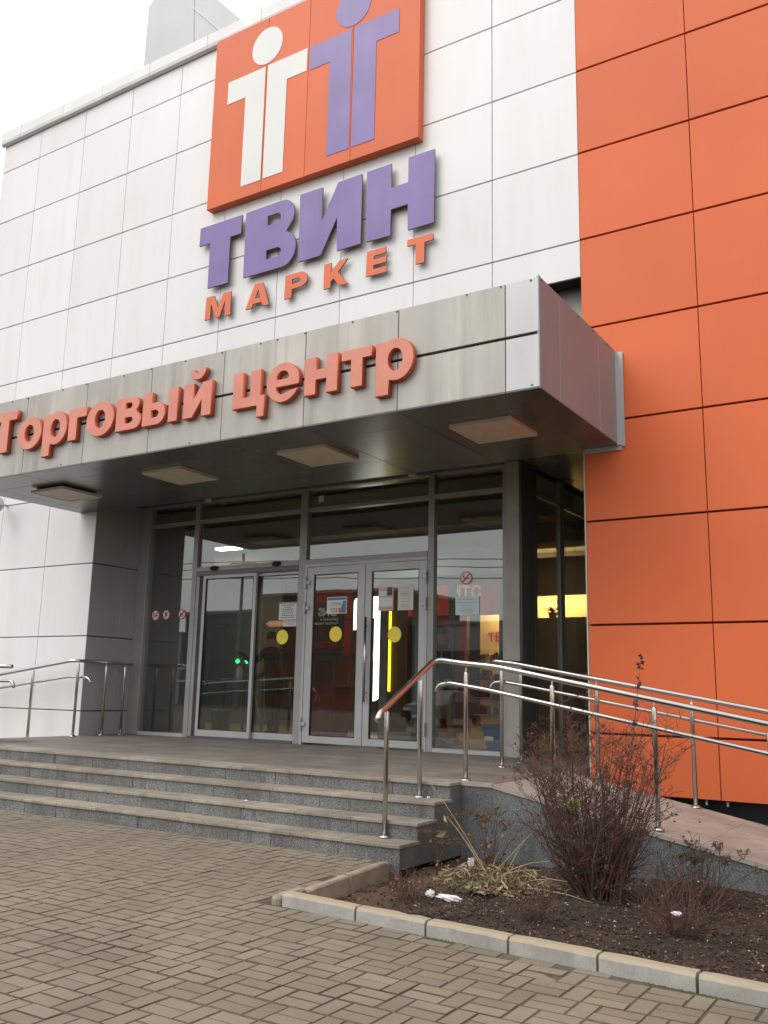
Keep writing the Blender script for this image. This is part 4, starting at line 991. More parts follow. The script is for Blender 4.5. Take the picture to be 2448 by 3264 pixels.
# inner door frame
idr = thing('inner_door', 'grey framed inner glass door behind the entrance', 'door', (-7.3, 13.2, PZ))
for (a, b_) in ((-8.42, -8.28), (-7.78, -7.66), (-7.1, -6.98), (-6.2, -6.1)): part('stile', 'in_grey', idr, (a, b_, 13.2, 13.26, PZ, 3.1))
part('rail', 'in_grey', idr, (-8.42, -6.1, 13.2, 13.26, 3.1, 3.25)); part('rail', 'in_grey', idr, (-8.28, -7.1, 13.2, 13.26, PZ, PZ+.14))
part('handle', 'alu_dark', idr, (-6.96, -6.93, 13.12, 13.15, 1.4, 2.3))
# pharmacy crosses
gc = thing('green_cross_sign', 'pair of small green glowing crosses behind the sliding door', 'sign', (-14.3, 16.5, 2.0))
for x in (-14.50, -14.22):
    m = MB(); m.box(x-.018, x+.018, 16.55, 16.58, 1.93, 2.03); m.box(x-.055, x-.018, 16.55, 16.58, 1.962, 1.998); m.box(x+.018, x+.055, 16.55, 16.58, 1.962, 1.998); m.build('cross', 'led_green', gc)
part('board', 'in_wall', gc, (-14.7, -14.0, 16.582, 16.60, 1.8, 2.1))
# table with bottle, cloth and bucket
tb = thing('side_table', 'plain grey table behind the sliding leaf', 'table', (-11, 12.4, PZ))
part('top', 'in_grey', tb, (-11.5, -10.5, 12.2, 12.8, 1.46, 1.49))
for x in (-11.45, -10.57):
    for y in (12.24, 12.74): part('leg', 'alu_dark', tb, (x, x+.03, y, y+.03, PZ, 1.46))
bt = thing('spray_bottle', 'pale bottle on the grey table', 'bottle', (-10.8, 12.4, 1.49))
m = MB(); m.tube([(-10.8,12.4,1.491),(-10.8,12.4,1.68),(-10.8,12.4,1.72),(-10.8,12.4,1.75)], [.055,.055,.03,.02], 12); m.build('bottle_body', 'in_white', bt, smooth=True)
part('cap', 'in_grey', bt, (-10.82, -10.78, 12.37, 12.42, 1.75, 1.79))
m = MB(); vs = []
for i in range(9):
    for j in range(4): vs.append((-11.15+i*.045, 12.3+j*.05, 1.495+.02*abs(math.sin(i*1.7+j))))
m.add(vs, [(i*4+j, (i+1)*4+j, (i+1)*4+j+1, i*4+j+1) for i in range(8) for j in range(3)]); tag(m.build('yellow_cloth', 'yellow', smooth=True), 'crumpled yellow cloth on the grey table', 'cloth')
bu = thing('black_bucket', 'black bucket on the floor behind the sliding leaf', 'bucket', (-10.9, 12.1, PZ))
m = MB(); m.tube([(-10.9,12.1,PZ),(-10.9,12.1,PZ+.42)], [.14,.18], 18); m.build('shell', 'black', bu); m = MB(); m.tube([(-10.9,12.1,PZ+.42),(-10.9,12.1,PZ+.44)], .19, 18); m.build('rim', 'in_grey', bu)
bb = thing('blue_bin', 'blue plastic bin behind the fixed pane', 'bin', (-5.45, 11.65, PZ))
m = MB(); n = 4
m.add([(-5.57,11.5,PZ),(-5.30,11.5,PZ),(-5.30,11.8,PZ),(-5.57,11.8,PZ),(-5.64,11.45,.93),(-5.24,11.45,.93),(-5.24,11.85,.93),(-5.64,11.85,.93)], [(0,3,2,1),(0,1,5,4),(1,2,6,5),(2,3,7,6),(3,0,4,7)]); m.build('shell', 'blue_bin', bb)
part('rim', 'blue_bin', bb, (-5.66, -5.22, 11.43, 11.45, .915, .945), (-5.66, -5.22, 11.85, 11.87, .915, .945), (-5.66, -5.64, 11.43, 11.87, .915, .945), (-5.24, -5.22, 11.43, 11.87, .915, .945))
part('label', 'paper', bb, (-5.60, -5.47, 11.455, 11.462, .74, .79))
# posters on glass further in
for i, (x, z) in enumerate(((-11.15, 1.72), (-10.32, 1.74))):
    pass

# ------------------------------------------------------------------ people
M['jacket'] = pmat('dark_jacket', (.012, .012, .014), .85); M['greyshirt'] = pmat('grey_sleeve', (.10, .10, .10), .85); M['trousers'] = pmat('dark_trousers', (.010, .010, .012), .85)
M['skin'] = pmat('skin', (.42, .24, .17), .55); M['hair'] = pmat('hair', (.02, .014, .01), .7); M['glove'] = pmat('blue_glove', (.01, .10, .38), .5); M['shoe'] = pmat('shoe', (.01, .01, .01), .5); M['beige'] = pmat('beige_cloth', (.40, .27, .15), .8)
def person(label, J, mats, loc, hair=True):
    """J: joint name -> (position, radius); one skinned body, materials by the nearest bone"""
    bones = [('pelvis','waist'),('waist','chest'),('chest','neck'),('neck','head'),('head','crown')]
    for s in 'LR':
        bones += [('chest','sh'+s),('sh'+s,'el'+s),('el'+s,'wr'+s),('wr'+s,'palm'+s),('pelvis','hip'+s),('hip'+s,'kn'+s),('kn'+s,'an'+s),('an'+s,'toe'+s)]
        for f in range(5): bones += [('palm'+s if f else 'wr'+s, f'f{f}{s}'), (f'f{f}{s}', f'g{f}{s}')]
    for s in 'LR':
        w = Vector(J['wr'+s][0]); pl = Vector(J['palm'+s][0]); d = (pl-w).normalized(); side = d.cross(Vector((0,0,1))); side = side.normalized() if side.length > .1 else Vector((1,0,0)); nrm = side.cross(d)
        for f in range(5):
            if f == 0: a = w+d*.03+side*.035; b_ = a+d*.035+side*.02
            else: a = pl+d*.03+side*(.033-.022*(f-1)); b_ = a+d*(.035+.008*(2-abs(f-2)))+nrm*-.02
            J[f'f{f}{s}'] = (tuple(a), .010); J[f'g{f}{s}'] = (tuple(b_), .008)
    names = ['pelvis']+[b_ for _, b_ in bones]; idx = {n: i for i, n in enumerate(names)}
    me = bpy.data.meshes.new('person'); me.from_pydata([J[n][0] for n in names], [(idx[a], idx[b_]) for a, b_ in bones], [])
    ob = bpy.data.objects.new('person', me); C.objects.link(ob)
    md = ob.modifiers.new('s', 'SKIN'); md.use_smooth_shade = True
    sv = me.skin_vertices[0].data
    for n in names: rr = J[n][1]; sv[idx[n]].radius = (rr, rr) if not isinstance(rr, tuple) else rr; sv[idx[n]].use_root = (n == 'pelvis')
    sb = ob.modifiers.new('u', 'SUBSURF'); sb.levels = 2; sb.render_levels = 2
    dg = bpy.context.evaluated_depsgraph_get(); m2 = bpy.data.meshes.new_from_object(ob.evaluated_get(dg))
    ob.modifiers.clear(); ob.data = m2; bpy.data.meshes.remove(me)
    reg = {}
    for a, b_ in bones:
        k = b_[:2]
        reg[(a, b_)] = ('top' if b_ in ('waist','chest') or k == 'sh' or k in ('el',) else 'sleeve' if k == 'wr' else 'hand' if k == 'pa' or k[0] in 'fg' else 'skin' if b_ in ('neck','head','crown') else 'shoe' if k == 'to' else 'legs')
    order = ['top', 'sleeve', 'hand', 'skin', 'legs', 'shoe']; m2.materials.clear()
    for k in order: m2.materials.append(M[mats[k]])
    seg = [(Vector(J[a][0]), Vector(J[b_][0]), order.index(reg[(a, b_)]), (J[b_][1] if not isinstance(J[b_][1], tuple) else J[b_][1][0])) for a, b_ in bones]
    for p_ in m2.polygons:
        c = p_.center; best = 1e9; bi = 0
        for a, b_, ri, rr in seg:
            ab = b_-a; t = max(0, min(1, (c-a).dot(ab)/max(ab.length_squared, 1e-9))); dd = (c-a-ab*t).length-rr
            if dd < best: best, bi = dd, ri
        p_.material_index = bi
    tag(ob, label, 'person')
    hd = Vector(J['head'][0]); fd = Vector(J.get('face', ((-1, 0, 0), 0))[0])
    if hair:
        m = MB(); vs = []; fs = []; n1, n2 = 12, 7
        for i in range(n2):
            th = math.pi*.62*i/(n2-1)
            for k in range(n1): ph = 2*math.pi*k/n1; vs.append(hd-fd*.012+Vector((.098*math.sin(th)*math.cos(ph), .098*math.sin(th)*math.sin(ph), .05+.098*math.cos(th))))
        for i in range(n2-1):
            for k in range(n1): fs.append((i*n1+k, (i+1)*n1+k, (i+1)*n1+(k+1) % n1, i*n1+(k+1) % n1))
        m.add(vs, fs); m.build('hair', 'hair', ob, smooth=True)
        m = MB(); sdv = fd.cross(Vector((0,0,1)))
        nose = hd+fd*.095; m.tube([nose+Vector((0,0,.03)), nose+fd*.018, nose+fd*.002-Vector((0,0,.012))], [.006,.012,.010], 6)
        for s in (-1, 1):
            e = hd+fd*.082+sdv*s*.032+Vector((0,0,.03)); m.tube([e, e+fd*.008], .010, 8); er = hd+sdv*s*.085; m.tube([er, er+sdv*s*.014], .022, 8)
        m.tube([hd+fd*.085-sdv*.02-Vector((0,0,.045)), hd+fd*.088-Vector((0,0,.047)), hd+fd*.085+sdv*.02-Vector((0,0,.045))], .006, 5)
        m.build('face', 'skin', ob, smooth=True)
    return ob
z = PZ; bx_, by_ = -10.05, 12.45
J1 = dict(pelvis=((bx_,by_,z+.93),.155), waist=((bx_-.02,by_,z+1.10),.15), chest=((bx_-.05,by_,z+1.36),.165), neck=((bx_-.08,by_,z+1.52),.06), head=((bx_-.11,by_,z+1.63),.095), crown=((bx_-.11,by_,z+1.72),.075),
  shL=((bx_-.07,by_-.19,z+1.42),.075), elL=((bx_-.30,by_-.23,z+1.22),.052), wrL=((bx_-.56,by_-.20,z+1.36),.035), palmL=((bx_-.64,by_-.19,z+1.40),.034),
  shR=((bx_-.07,by_+.19,z+1.42),.075), elR=((bx_-.28,by_+.24,z+1.16),.052), wrR=((bx_-.42,by_+.05,z+.98),.035), palmR=((bx_-.47,by_-.02,z+.95),.034),
  hipL=((bx_,by_-.10,z+.86),.11), knL=((bx_+.0,by_-.11,z+.48),.075), anL=((bx_+.05,by_-.12,z+.09),.05), toeL=((bx_-.12,by_-.14,z+.035),.035),
  hipR=((bx_,by_+.10,z+.86),.11), knR=((bx_-.03,by_+.12,z+.48),.075), anR=((bx_-.02,by_+.13,z+.09),.05), toeR=((bx_-.2,by_+.14,z+.035),.035), face=((-1,0,0),0))
person('person in dark clothes and blue glove holding a long pole behind the sliding door', J1, dict(top='jacket', sleeve='greyshirt', hand='glove', skin='skin', legs='trousers', shoe='shoe'), (bx_, by_, z))
pl = thing('cleaning_pole', 'long thin cleaning pole held by the person behind the sliding door', 'pole', (-10.3, 12.25, PZ))
m = MB(); m.tube([(-11.1,12.27,2.42),(-10.68,12.25,z+1.40),(-10.50,12.40,z+.95),(-10.12,12.2,z+.25)], .013, 8); m.build('stick', 'straw', pl)
part('head', 'in_grey', pl, (-11.25, -11.0, 12.25, 12.30, 2.41, 2.45))
bx_, by_ = -7.0, 12.75
J2 = dict(pelvis=((bx_,by_,z+.95),.16), waist=((bx_,by_,z+1.12),.155), chest=((bx_,by_,z+1.38),.175), neck=((bx_+.01,by_,z+1.56),.062), head=((bx_+.03,by_,z+1.68),.096), crown=((bx_+.03,by_,z+1.77),.075),
  shL=((bx_,by_-.20,z+1.44),.08), elL=((bx_+.04,by_-.26,z+1.14),.055), wrL=((bx_+.2,by_-.24,z+.98),.036), palmL=((bx_+.28,by_-.23,z+.97),.034),
  shR=((bx_,by_+.20,z+1.44),.08), elR=((bx_+.02,by_+.26,z+1.14),.055), wrR=((bx_+.12,by_+.25,z+.90),.036), palmR=((bx_+.16,by_+.25,z+.82),.034),
  hipL=((bx_,by_-.10,z+.88),.115), knL=((bx_+.04,by_-.11,z+.49),.08), anL=((bx_-.02,by_-.12,z+.09),.052), toeL=((bx_+.15,by_-.14,z+.035),.036),
  hipR=((bx_,by_+.10,z+.88),.115), knR=((bx_+.10,by_+.12,z+.50),.08), anR=((bx_+.16,by_+.13,z+.09),.052), toeR=((bx_+.33,by_+.14,z+.035),.036), face=((1,0,0),0))
person('person in a dark jacket and beige trousers standing behind the fixed pane', J2, dict(top='jacket', sleeve='jacket', hand='skin', skin='skin', legs='beige', shoe='in_brown'), (bx_, by_, z))

# =================================================================== PLANTS
def grow(m, p, d, L, r, depth, R, wander=.25, up=.12, kids=(3, 5), spread=.7, nseg=5, tips=None, ratio=(.35, .6)):
    """a tapering crooked branch with side twigs"""
    pts = [Vector(p)]; rs = [r]; d = Vector(d).normalized()
    for i in range(nseg):
        d = (d+Vector((R.gauss(0, wander), R.gauss(0, wander), R.gauss(0, wander)+up))*.35).normalized()
        pts.append(pts[-1]+d*L/nseg); rs.append(max(.0015, r*(1-(i+1)/nseg*.75)))
    m.tube(pts, rs, 5 if r > .004 else 3, caps=False)
    if tips is not None: tips.append((pts[-1], d)); tips.append((pts[-2], d))
    if depth > 0:
        for k in range(R.randint(*kids)):
            i = R.randint(1, nseg); q = pts[i]; a = R.uniform(0, 6.28); o = Vector((math.cos(a), math.sin(a), R.uniform(-.1, .6)))
            grow(m, q, d*(1-spread)+o*spread, L*R.uniform(*ratio), max(.0016, rs[i]*.6), depth-1, R, wander, up, kids, spread, max(3, nseg-1), tips, ratio)
def leafs(m, spots, R, size, n=1):
    for (p, d) in spots:
        for _ in range(n):
            a = Vector((R.gauss(0, 1), R.gauss(0, 1), R.gauss(0, 1))).normalized(); b_ = a.cross(Vector((R.gauss(0, 1), R.gauss(0, 1), R.gauss(0, 1)))).normalized(); c = a.cross(b_)
            s = size*R.uniform(.6, 1.3)
            m.add([p, p+a*s*.5+b_*s*.32+c*s*.06, p+a*s, p+a*s*.5-b_*s*.32+c*s*.06], [(0,1,2,3)])
def shrub(name, label, base, n, h, spread_r, seed, depth=2, r0=.007, lean=.5, leaves=.1, mats=('bark', 'bark_red'), foot=.12, kids=(3, 5), up=.12, group=None, ratio=(.35, .6)):
    R = random.Random(seed); t = thing(name, label, 'shrub', base, group); m = MB(); tips = []
    for i in range(n):
        a = R.uniform(0, 6.283); q = R.random()**.6*foot; p = Vector(base)+Vector((math.cos(a)*q, math.sin(a)*q, -.02))
        a2 = a+R.gauss(0, .7); k = R.random()**.8*lean
        d = Vector((math.cos(a2)*k*spread_r, math.sin(a2)*k*spread_r, 1)); hh = h*R.uniform(.55, 1.05)*(1-.25*k)
        m.cur = 1 if R.random() < .35 else 0
        grow(m, p, d, hh, r0*R.uniform(.6, 1.2), depth, R, kids=kids, up=up, nseg=8, tips=tips, ratio=ratio)
    m.build('branches', [mats[0], mats[1]], t, fixn=False)
    if leaves:
        l = MB(); leafs(l, [q for q in tips if R.random() < leaves], R, .022)
        l.build('dead_leaves', 'leaf_purple', t, fixn=False)
        l = MB(); leafs(l, [q for q in tips if R.random() < leaves*.09], R, .026); 
        if l.f: l.build('red_leaves', 'leaf_red', t, fixn=False)
    return t, m, tips
bz = soil_z(-2.32, 6.5)
big_sh, bm1, tips = shrub('bare_shrub', 'tall bare twiggy shrub with dark reddish branches before the ramp', (-2.32, 6.48, bz), 92, 1.36, .92, 11, depth=2, r0=.0085, lean=.78, leaves=.04, foot=.13, kids=(7, 11), ratio=(.14, .30))
# the single long shoot standing above the rest, with leaves in whorls
R = random.Random(5); m = MB(); lm = MB()
p0 = Vector((-2.13, 6.42, bz)); pts = [p0+Vector((.19*t**1.2, .04*t, 1.66*t)) for t in [i/12 for i in range(13)]]
m.tube(pts, [.006*(1-i/16) for i in range(13)], 5, caps=False); m.build('long_shoot', 'bark_red', big_sh, fixn=False)
for i in range(30):
    t = .70+.3*i/29; p = p0+Vector((.19*t**1.2, .04*t, 1.66*t))
    if (i//4) % 2 == 0: leafs(lm, [(p, None)]*3, R, .034)
leafs(lm, [(pts[-1], None)]*8, R, .032)
lm.build('shoot_leaves', 'leaf_purple', big_sh, fixn=False)
for (q, a, b_) in (((-1.72, 6.45, .55), .5, 9), ((-2.95, 6.4, .8), -.5, 5)):
    lm = MB(); R2 = random.Random(b_); leafs(lm, [(Vector(q)+Vector((R2.gauss(0, .07), R2.gauss(0, .05), R2.gauss(0, .08))), None) for _ in range(9)], R2, .03); lm.build('leaf_cluster', 'leaf_purple' if a > 0 else 'leaf_red', big_sh, fixn=False)['kind'] = 'stuff'
# a green rag caught in the shrub
m = MB(); R = random.Random(2); vs = []
for i in range(6):
    for j in range(6): vs.append((-2.45+.013*i+R.gauss(0, .006), 6.33+R.gauss(0, .02), .56+.016*j+.01*math.sin(i*2)+R.gauss(0, .006)))
m.add(vs, [(i*6+j, (i+1)*6+j, (i+1)*6+j+1, i*6+j+1) for i in range(5) for j in range(5)])
tag(m.build('green_rag', 'leaf_green', smooth=True, fixn=False), 'small yellow green scrap caught among the shrub branches', 'litter')
# low shrubs in the bed
shrub('low_shrub', 'low bare shrub near the middle of the kerb', (-2.40, 5.62, soil_z(-2.4, 5.62)), 34, .30, 1.3, 21, depth=1, r0=.0035, lean=1.0, leaves=.03, foot=.05, group='low bare shrubs in the bed')
shrub('low_shrub', 'low spreading bare shrub with a white scrap in it', (-1.57, 5.78, soil_z(-1.57, 5.78)), 60, .42, 1.6, 22, depth=1, r0=.0035, lean=1.0, leaves=.03, foot=.06, group='low bare shrubs in the bed')
shrub('low_shrub', 'small dark bare shrub beside the white tissue', (-3.42, 5.80, soil_z(-3.42, 5.8)), 30, .24, 1.2, 23, depth=1, r0=.003, lean=1.0, leaves=.1, foot=.07, group='low bare shrubs in the bed')
shrub('low_shrub', 'dim bare shrub behind the tall shrub against the ramp wall', (-1.75, 7.0, soil_z(-1.75, 7.0)), 55, .40, 1.1, 24, depth=1, r0=.003, lean=1.0, leaves=.03, foot=.2, group='low bare shrubs in the bed')
shrub('low_shrub', 'wiry bare shrub at the frame edge near the kerb', (-.95, 6.1, soil_z(-.95, 6.1)), 26, .35, 1.3, 25, depth=1, r0=.003, lean=1.0, leaves=.05, foot=.08, group='low bare shrubs in the bed')
# dried flower plants
def umbels(name, label, base, n, h, spread_, head, seed, leafy=None, group='dried flower plants in the bed'):
    R = random.Random(seed); t = thing(name, label, 'plant', base, group); m = MB(); hm = MB(); lv = MB()
    for i in range(n):
        a = R.uniform(0, 6.28); k = R.random()**.7*spread_; hh = h*R.uniform(.75, 1.05)
        p = Vector(base)+Vector((R.gauss(0, .05), R.gauss(0, .04), -.02)); e = p+Vector((math.cos(a)*k, math.sin(a)*k*.6, hh))
        mid = (p+e)/2+Vector((R.gauss(0, .02), R.gauss(0, .02), .03)); m.tube([p, mid, e], [.003, .0025, .002], 4, caps=False)
        for _ in range(R.randint(5, 8)):
            q = e+Vector((R.gauss(0, .035), R.gauss(0, .035), R.gauss(.01, .012))); m.tube([e-Vector((0,0,.03)), q], .0013, 3, caps=False)
            for _ in range(7):
                c = q+Vector((R.gauss(0, .008), R.gauss(0, .008), R.gauss(0, .005))); s = R.uniform(.003, .007)
                hm.add([c+Vector((s,0,0)), c+Vector((0,s,0)), c+Vector((-s,0,0)), c+Vector((0,-s,0)), c+Vector((0,0,s)), c+Vector((0,0,-s))], [(0,1,4),(1,2,4),(2,3,4),(3,0,4),(1,0,5),(2,1,5),(3,2,5),(0,3,5)])
        if leafy: leafs(lv, [(p.lerp(e, R.uniform(.2, .9)), None) for _ in range(leafy)], R, .035)
    m.build('stems', 'bark', t, fixn=False); hm.build('flower_heads', head, t, fixn=False)['kind'] = 'stuff'
    if leafy: lv.build('leaves', 'rustleaf', t, fixn=False)
umbels('dried_flower_plant', 'rusty dried flower plant between the steps and the tall shrub', (-3.50, 7.30, soil_z(-3.5, 7.3)), 15, .50, .30, 'rust_head', 31, 3)
umbels('dried_flower_plant', 'brown dried flower heads standing before the ramp wall', (-1.68, 6.92, soil_z(-1.68, 6.92)), 18, .42, .34, 'brown_head', 32)
umbels('dried_flower_plant', 'thin dried flower plant with orange leaves beside the steps', (-3.78, 6.9, soil_z(-3.78, 6.9)), 6, .34, .14, 'rust_head', 33, 3)
# straw clump with long stalks
R = random.Random(41); sc0 = Vector((-3.06, 6.38, soil_z(-3.06, 6.38)))
stw = thing('straw_clump', 'flattened clump of pale dry straw leaves with long stalks', 'plant', sc0)
bl = MB()
for i in range(400):
    a = R.uniform(0, 6.28); L = R.uniform(.08, .34); p = sc0+Vector((R.gauss(0, .13), R.gauss(0, .08), R.uniform(0, .06))); w = R.uniform(.003, .008); hgt = R.uniform(-.02, .13)
    dv = Vector((math.cos(a), math.sin(a)*.8, 0)); sdv = Vector((-dv.y, dv.x, 0)); pts = []
    for k in range(6):
        t = k/5; q = p+dv*L*t+Vector((0, 0, hgt*math.sin(min(1, t*1.25)*math.pi*.85)*1.0+R.gauss(0, .006))); q.z = max(q.z, soil_z(q.x, q.y)+.006); ww = w*(1-.7*t); tw = Vector((0, 0, R.gauss(0, w)))
        q = q+Vector((R.gauss(0, .018), R.gauss(0, .018), R.gauss(0, .010))); pts += [q+sdv*ww+tw, q-sdv*ww-tw]
    bl.cur = 1 if R.random() < .4 else 0
    bl.add(pts, [(2*k, 2*k+2, 2*k+3, 2*k+1) for k in range(5)])
bl.build('blades', ['straw', 'straw_dark'], stw, fixn=False)
sk = MB()
for (x1, y1, z1) in ((-3.56, 6.3, .70), (-3.50, 6.5, .42), (-2.58, 6.3, .22), (-2.60, 6.2, .17), (-2.75, 6.5, .40), (-2.82, 6.45, .33), (-3.0, 6.4, .24), (-2.2, 6.1, .03), (-2.45, 6.3, .10)):
    a = sc0+Vector((R.gauss(0, .05), R.gauss(0, .04), 0)); b_ = Vector((x1, y1, z1)); md = (a+b_)/2+Vector((R.gauss(0, .02), 0, .05 if z1 < .3 else .02))
    sk.tube([a, a.lerp(md, .5)+Vector((0,0,.015)), md, md.lerp(b_, .5)+Vector((0,0,.012)), b_], [.0045, .004, .0037, .003, .0016], 5, caps=False)
sk.build('stalks', 'straw', stw, fixn=False)
pl_ = MB(); leafs(pl_, [(Vector((-3.40, 6.32, .40))+Vector((0, 0, -.03*k)), None) for k in range(3)], R, .09); pl_.build('hanging_leaf', 'straw', stw, fixn=False)
# small grasses at the frame edge
R = random.Random(44); gg = thing('dry_grass_tuft', 'small tuft of yellow dry grass at the frame edge', 'plant', (-.98, 6.3, soil_z(-.98, 6.3)))
bl = MB()
for i in range(60):
    a = R.uniform(0, 6.28); p = Vector((-.98, 6.3, soil_z(-.98, 6.3))); e = p+Vector((math.cos(a)*R.uniform(.05, .2), math.sin(a)*.12, R.uniform(.02, .2))); bl.tube([p, (p+e)/2+Vector((0,0,.03)), e], [.002, .0018, .001], 3, caps=False)
bl.build('blades', 'straw', gg, fixn=False)

# dead leaves, clods and moss: nobody could count them
R = random.Random(51)
def in_bed(x, y): return y > kerb_y(x)+.10 and x > side_x(y)+.10 and y < YR-.03
clod = MB(); l1 = MB(); l2_ = MB()
for i in range(12500):
    x = R.uniform(-4.1, .8); y = R.uniform(4.75, 7.7)
    if not in_bed(x, y): continue
    if x < -3.3 and R.random() < .6: continue
    s = R.uniform(.003, .015)*(1.6 if R.random() < .06 else 1); c = Vector((x, y, soil_z(x, y)+s*.3))
    v6 = [c+Vector((s*R.uniform(.6, 1.3), 0, 0)), c+Vector((0, s*R.uniform(.6, 1.3), 0)), c-Vector((s*R.uniform(.6, 1.3), 0, 0)), c-Vector((0, s*R.uniform(.6, 1.3), 0)), c+Vector((0, 0, s*.7)), c-Vector((0, 0, s*.7))]
    clod.add(v6, [(0,1,4),(1,2,4),(2,3,4),(3,0,4),(1,0,5),(2,1,5),(3,2,5),(0,3,5)])
for i in range(5000):
    x = R.uniform(-4.1, .8); y = R.uniform(4.75, 7.7)
    if not in_bed(x, y): continue
    tgt = l2_ if R.random() < .17 else l1; s = R.uniform(.004, .017)*(1.5 if R.random() < .06 else 1)*(.8 if tgt is l2_ else 1); a = R.uniform(0, 6.28); c = Vector((x, y, soil_z(x, y)+.012+R.random()*.012)); dv = Vector((math.cos(a), math.sin(a), R.gauss(0, .25))); sdv = Vector((-math.sin(a), math.cos(a), R.gauss(0, .25)))
    tgt.add([c-dv*s, c+sdv*s*.45+Vector((0,0,.006)), c+dv*s, c-sdv*s*.45+Vector((0,0,.006))], [(0,1,2),(0,2,3)])
tag(clod.build('soil_clods', 'clod', fixn=False), 'crumbly dark soil lumps covering the bed', 'soil', kind='stuff')
tag(l1.build('dead_leaves', 'litterleaf', fixn=False), 'brown fallen leaves strewn over the bed', 'leaves', kind='stuff')
tag(l2_.build('pale_leaves', 'litterpale', fixn=False), 'pale fallen leaf scraps strewn over the bed', 'leaves', kind='stuff')
ms = MB()
for i in range(900):
    x = R.uniform(-2.9, -.7)
    if math.sin(x*4.1)+math.sin(x*9.3+1) < .2: continue
    c = Vector((x, kerb_y(x)-abs(R.gauss(0, .02))-.004, -.004)); s = R.uniform(.003, .009)
    ms.add([c+Vector((s,0,0)), c+Vector((0,s,0)), c+Vector((-s,0,0)), c+Vector((0,-s,0)), c+Vector((0,0,s))], [(0,1,4),(1,2,4),(2,3,4),(3,0,4)])
tag(ms.build('moss', 'moss', fixn=False), 'thin moss along the foot of the kerb', 'moss', kind='stuff')
# litter
def crumple(name, label, c, s, mat, seed, flat=.5):
    R = random.Random(seed); bm = bmesh.new(); bmesh.ops.create_icosphere(bm, subdivisions=3, radius=1)
    for v in bm.verts:
        n = v.co.normalized(); k = 1+.22*math.sin(n.x*4+seed)*math.cos(n.y*5)+.14*math.sin(n.z*7+n.x*6)+R.gauss(0, .03)
        v.co = Vector((n.x*k*s[0], n.y*k*s[1], n.z*k*s[2]))+Vector(c)
    me = bpy.data.meshes.new(name); bm.to_mesh(me); bm.free(); me.materials.append(M[mat]); return tag(link(name, me), label, 'litter')
crumple('tissue', 'long crumpled white tissue lying beside the straw clump', (-3.20, 5.97, soil_z(-3.2, 5.97)+.025), (.095, .022, .022), 'tissue', 3)
crumple('tissue', 'bunched end of white tissue near the small dark shrub', (-3.32, 5.93, soil_z(-3.32, 5.93)+.035), (.028, .024, .026), 'tissue', 8)
crumple('paper_scrap', 'small lilac paper scrap at the foot of the steps', (-3.72, 7.35, soil_z(-3.72, 7.35)+.05), (.028, .02, .045), 'tissue', 5)
crumple('paper_scrap', 'small white scrap caught in the low spreading shrub', (-1.56, 5.72, .12), (.03, .02, .012), 'tissue', 6)
crumple('paper_scrap', 'tiny white scrap on the second step', (-6.02, Y0+T*.62+T*1, RS*2+.008), (.018, .014, .008), 'paper_cream', 9)
crumple('bottle_cap', 'tiny white cap on the third step by the riser', (-4.20, Y0+T*2.85, RS*3+.008), (.013, .013, .009), 'paper', 10)
# wall fixture by the canopy end
fxr = thing('wall_lamp', 'grey wall fixture at the left picture edge beside the canopy', 'lamp', (-14.5, 10.0, 4.45))
m = MB(); m.tube([(-14.55, YO, 4.52), (-14.5, 9.85, 4.52), (-14.46, 9.80, 4.50)], .02, 8); m.build('arm', 'alu', fxr)
m = MB(); m.tube([(-14.46, 9.80, 4.64), (-14.44, 9.80, 4.56), (-14.42, 9.80, 4.46), (-14.44, 9.80, 4.36), (-14.46, 9.80, 4.31)], [.05, .13, .16, .09, .03], 12); m.build('head', 'alu_light', fxr)

# =================================================================== ACROSS THE FORECOURT (seen mirrored in the glass)
M['far_grey'] = pmat('far_grey_wall', (.36, .37, .38), .8); M['far_brown'] = pmat('far_brown_wall', (.16, .075, .04), .8, noise=(.2, .1)); M['far_navy'] = pmat('far_navy_wall', (.035, .045, .075), .7); M['far_win'] = pmat('far_window', (.03, .035, .04), .2); M['far_roof'] = pmat('far_roof', (.25, .25, .25), .8)
def far_block(label, x0, x1, y, h, mat, floors, bandh):
    t = thing('far_building', label, 'building', ((x0+x1)/2, y, 0), 'buildings across the forecourt')
    part('wall', mat, t, (x0, x1, y-12, y, -.36, h)); part('roof', 'far_roof', t, (x0-.2, x1+.2, y-12.2, y+.2, h, h+.3))
    for k in range(floors):
        z = 1+k*(h-1)/floors
        n = max(3, int((x1-x0)/2.4))
        for i in range(n):
            a = x0+.4+(x1-x0-.8)*i/n; part('window', 'far_win', t, (a, a+(x1-x0-.8)/n-.25, y, y+.05, z, z+bandh))
far_block('grey office block with window bands mirrored in the narrow pane', -92, -71.5, -50, 6.9, 'far_grey', 4, .8)
far_block('dark blue store mirrored in the sliding door', -71, -61.3, -50, 9.0, 'far_navy', 2, .6)
far_block('brown block mirrored beside the dark blue store', -61, -44, -50, 10.6, 'far_brown', 3, .7)
far_block('low grey hall mirrored in the hinged door', -43.5, -10, -52, 7.5, 'far_grey', 2, .9)
up_ = thing('utility_pole', 'utility pole with wires mirrored in the sliding door', 'pole', (-44, -28, 0))
m = MB(); m.tube([(-44, -28, -.36), (-44, -28, 11)], [.16, .1], 8); m.build('pole', 'alu_dark', up_)
m = MB(); m.tube([(-45.2, -28, 10.3), (-42.8, -28, 10.3)], .06, 6); m.build('crossarm', 'alu_dark', up_)
m = MB()
for dz in (0, .5, 1.2):
    m.tube([(-95, -26, 13.5-dz), (-70, -27, 11.2-dz), (-44, -28, 10.4-dz), (-20, -29, 9.4-dz), (10, -30, 11-dz)], .03, 4)
m.build('wires', 'black', up_)
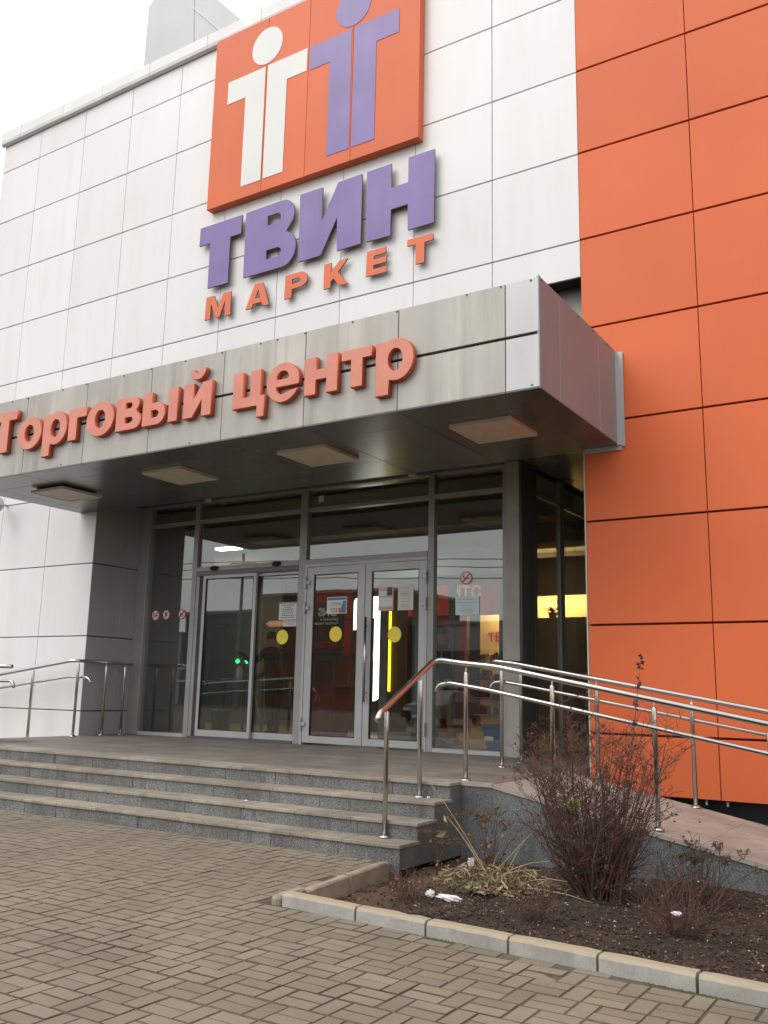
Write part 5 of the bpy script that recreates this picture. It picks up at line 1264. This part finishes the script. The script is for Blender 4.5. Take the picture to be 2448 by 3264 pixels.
# parked cars
M['car_white'] = pmat('car_paint_white', (.20, .20, .20), .35, coat=.3); M['car_dark'] = pmat('car_paint_dark', (.02, .022, .026), .5); M['car_silver'] = pmat('car_paint_silver', (.10, .105, .11), .35, metal=.3, coat=.3); M['car_glass'] = pmat('car_glass', (.02, .025, .03), .08); M['tyre'] = pmat('tyre', (.015, .015, .015), .8)
def car(label, x, y, paint):
    t = thing('parked_car', label, 'car', (x, y, 0), 'cars parked on the forecourt')
    prof = [(-2.1,.35),(-2.15,.62),(-2.0,.85),(-1.1,.98),(-.45,1.42),(.9,1.46),(1.75,1.02),(2.1,.95),(2.15,.5),(2.05,.32)]
    m = MB(); n = len(prof); secs = [(-.86,.94),(-.80,1.0),(0,1.02),(.80,1.0),(.86,.94)]
    vs = []
    for (sx_, k) in secs:
        for (l, z) in prof: nar = 1-.22*max(0, (z-.9)/.55); vs.append((x+sx_*nar, y-l, (z-.3)*k+.3))
    fs = [tuple(range(n)), tuple(range(5*n-1, 4*n-1, -1))]+[(i*n+k, (i+1)*n+k, (i+1)*n+(k+1) % n, i*n+(k+1) % n) for i in range(4) for k in range(n)]
    m.add(vs, fs); m.build('body', paint, t)
    m = MB(); m.add([(x-.72, y+1.09, 1.0), (x+.72, y+1.09, 1.0), (x+.62, y+.48, 1.435), (x-.62, y+.48, 1.435)], [(0,1,2,3)]); m.build('windscreen', 'car_glass', t, fixn=False)
    for s in (-1, 1):
        m = MB(); m.add([(x+s*.875, y+.95, .98), (x+s*.875, y-1.5, 1.02), (x+s*.735, y-.85, 1.38), (x+s*.735, y+.42, 1.38)], [(0,1,2,3)]); m.build('side_window', 'car_glass', t, fixn=False)
        part('headlight', 'in_white', t, (x+s*.55-.17, x+s*.55+.17, y+2.06, y+2.13, .64, .78))
        for l in (-1.3, 1.3):
            m = MB(); m.tube([(x+s*.70, y+l, .31), (x+s*.88, y+l, .31)], .31, 18); w_ = m.build('wheel', 'tyre', t); m = MB(); m.tube([(x+s*.881, y+l, .31), (x+s*.89, y+l, .31)], .2, 14); m.build('rim', 'car_silver', w_)
    part('grille', 'black', t, (x-.4, x+.4, y+2.12, y+2.16, .45, .6)); part('plate', 'in_white', t, (x-.26, x+.26, y+2.16, y+2.17, .36, .46))
car('dark parked car mirrored in the hinged door', -18.6, -12, 'car_dark')
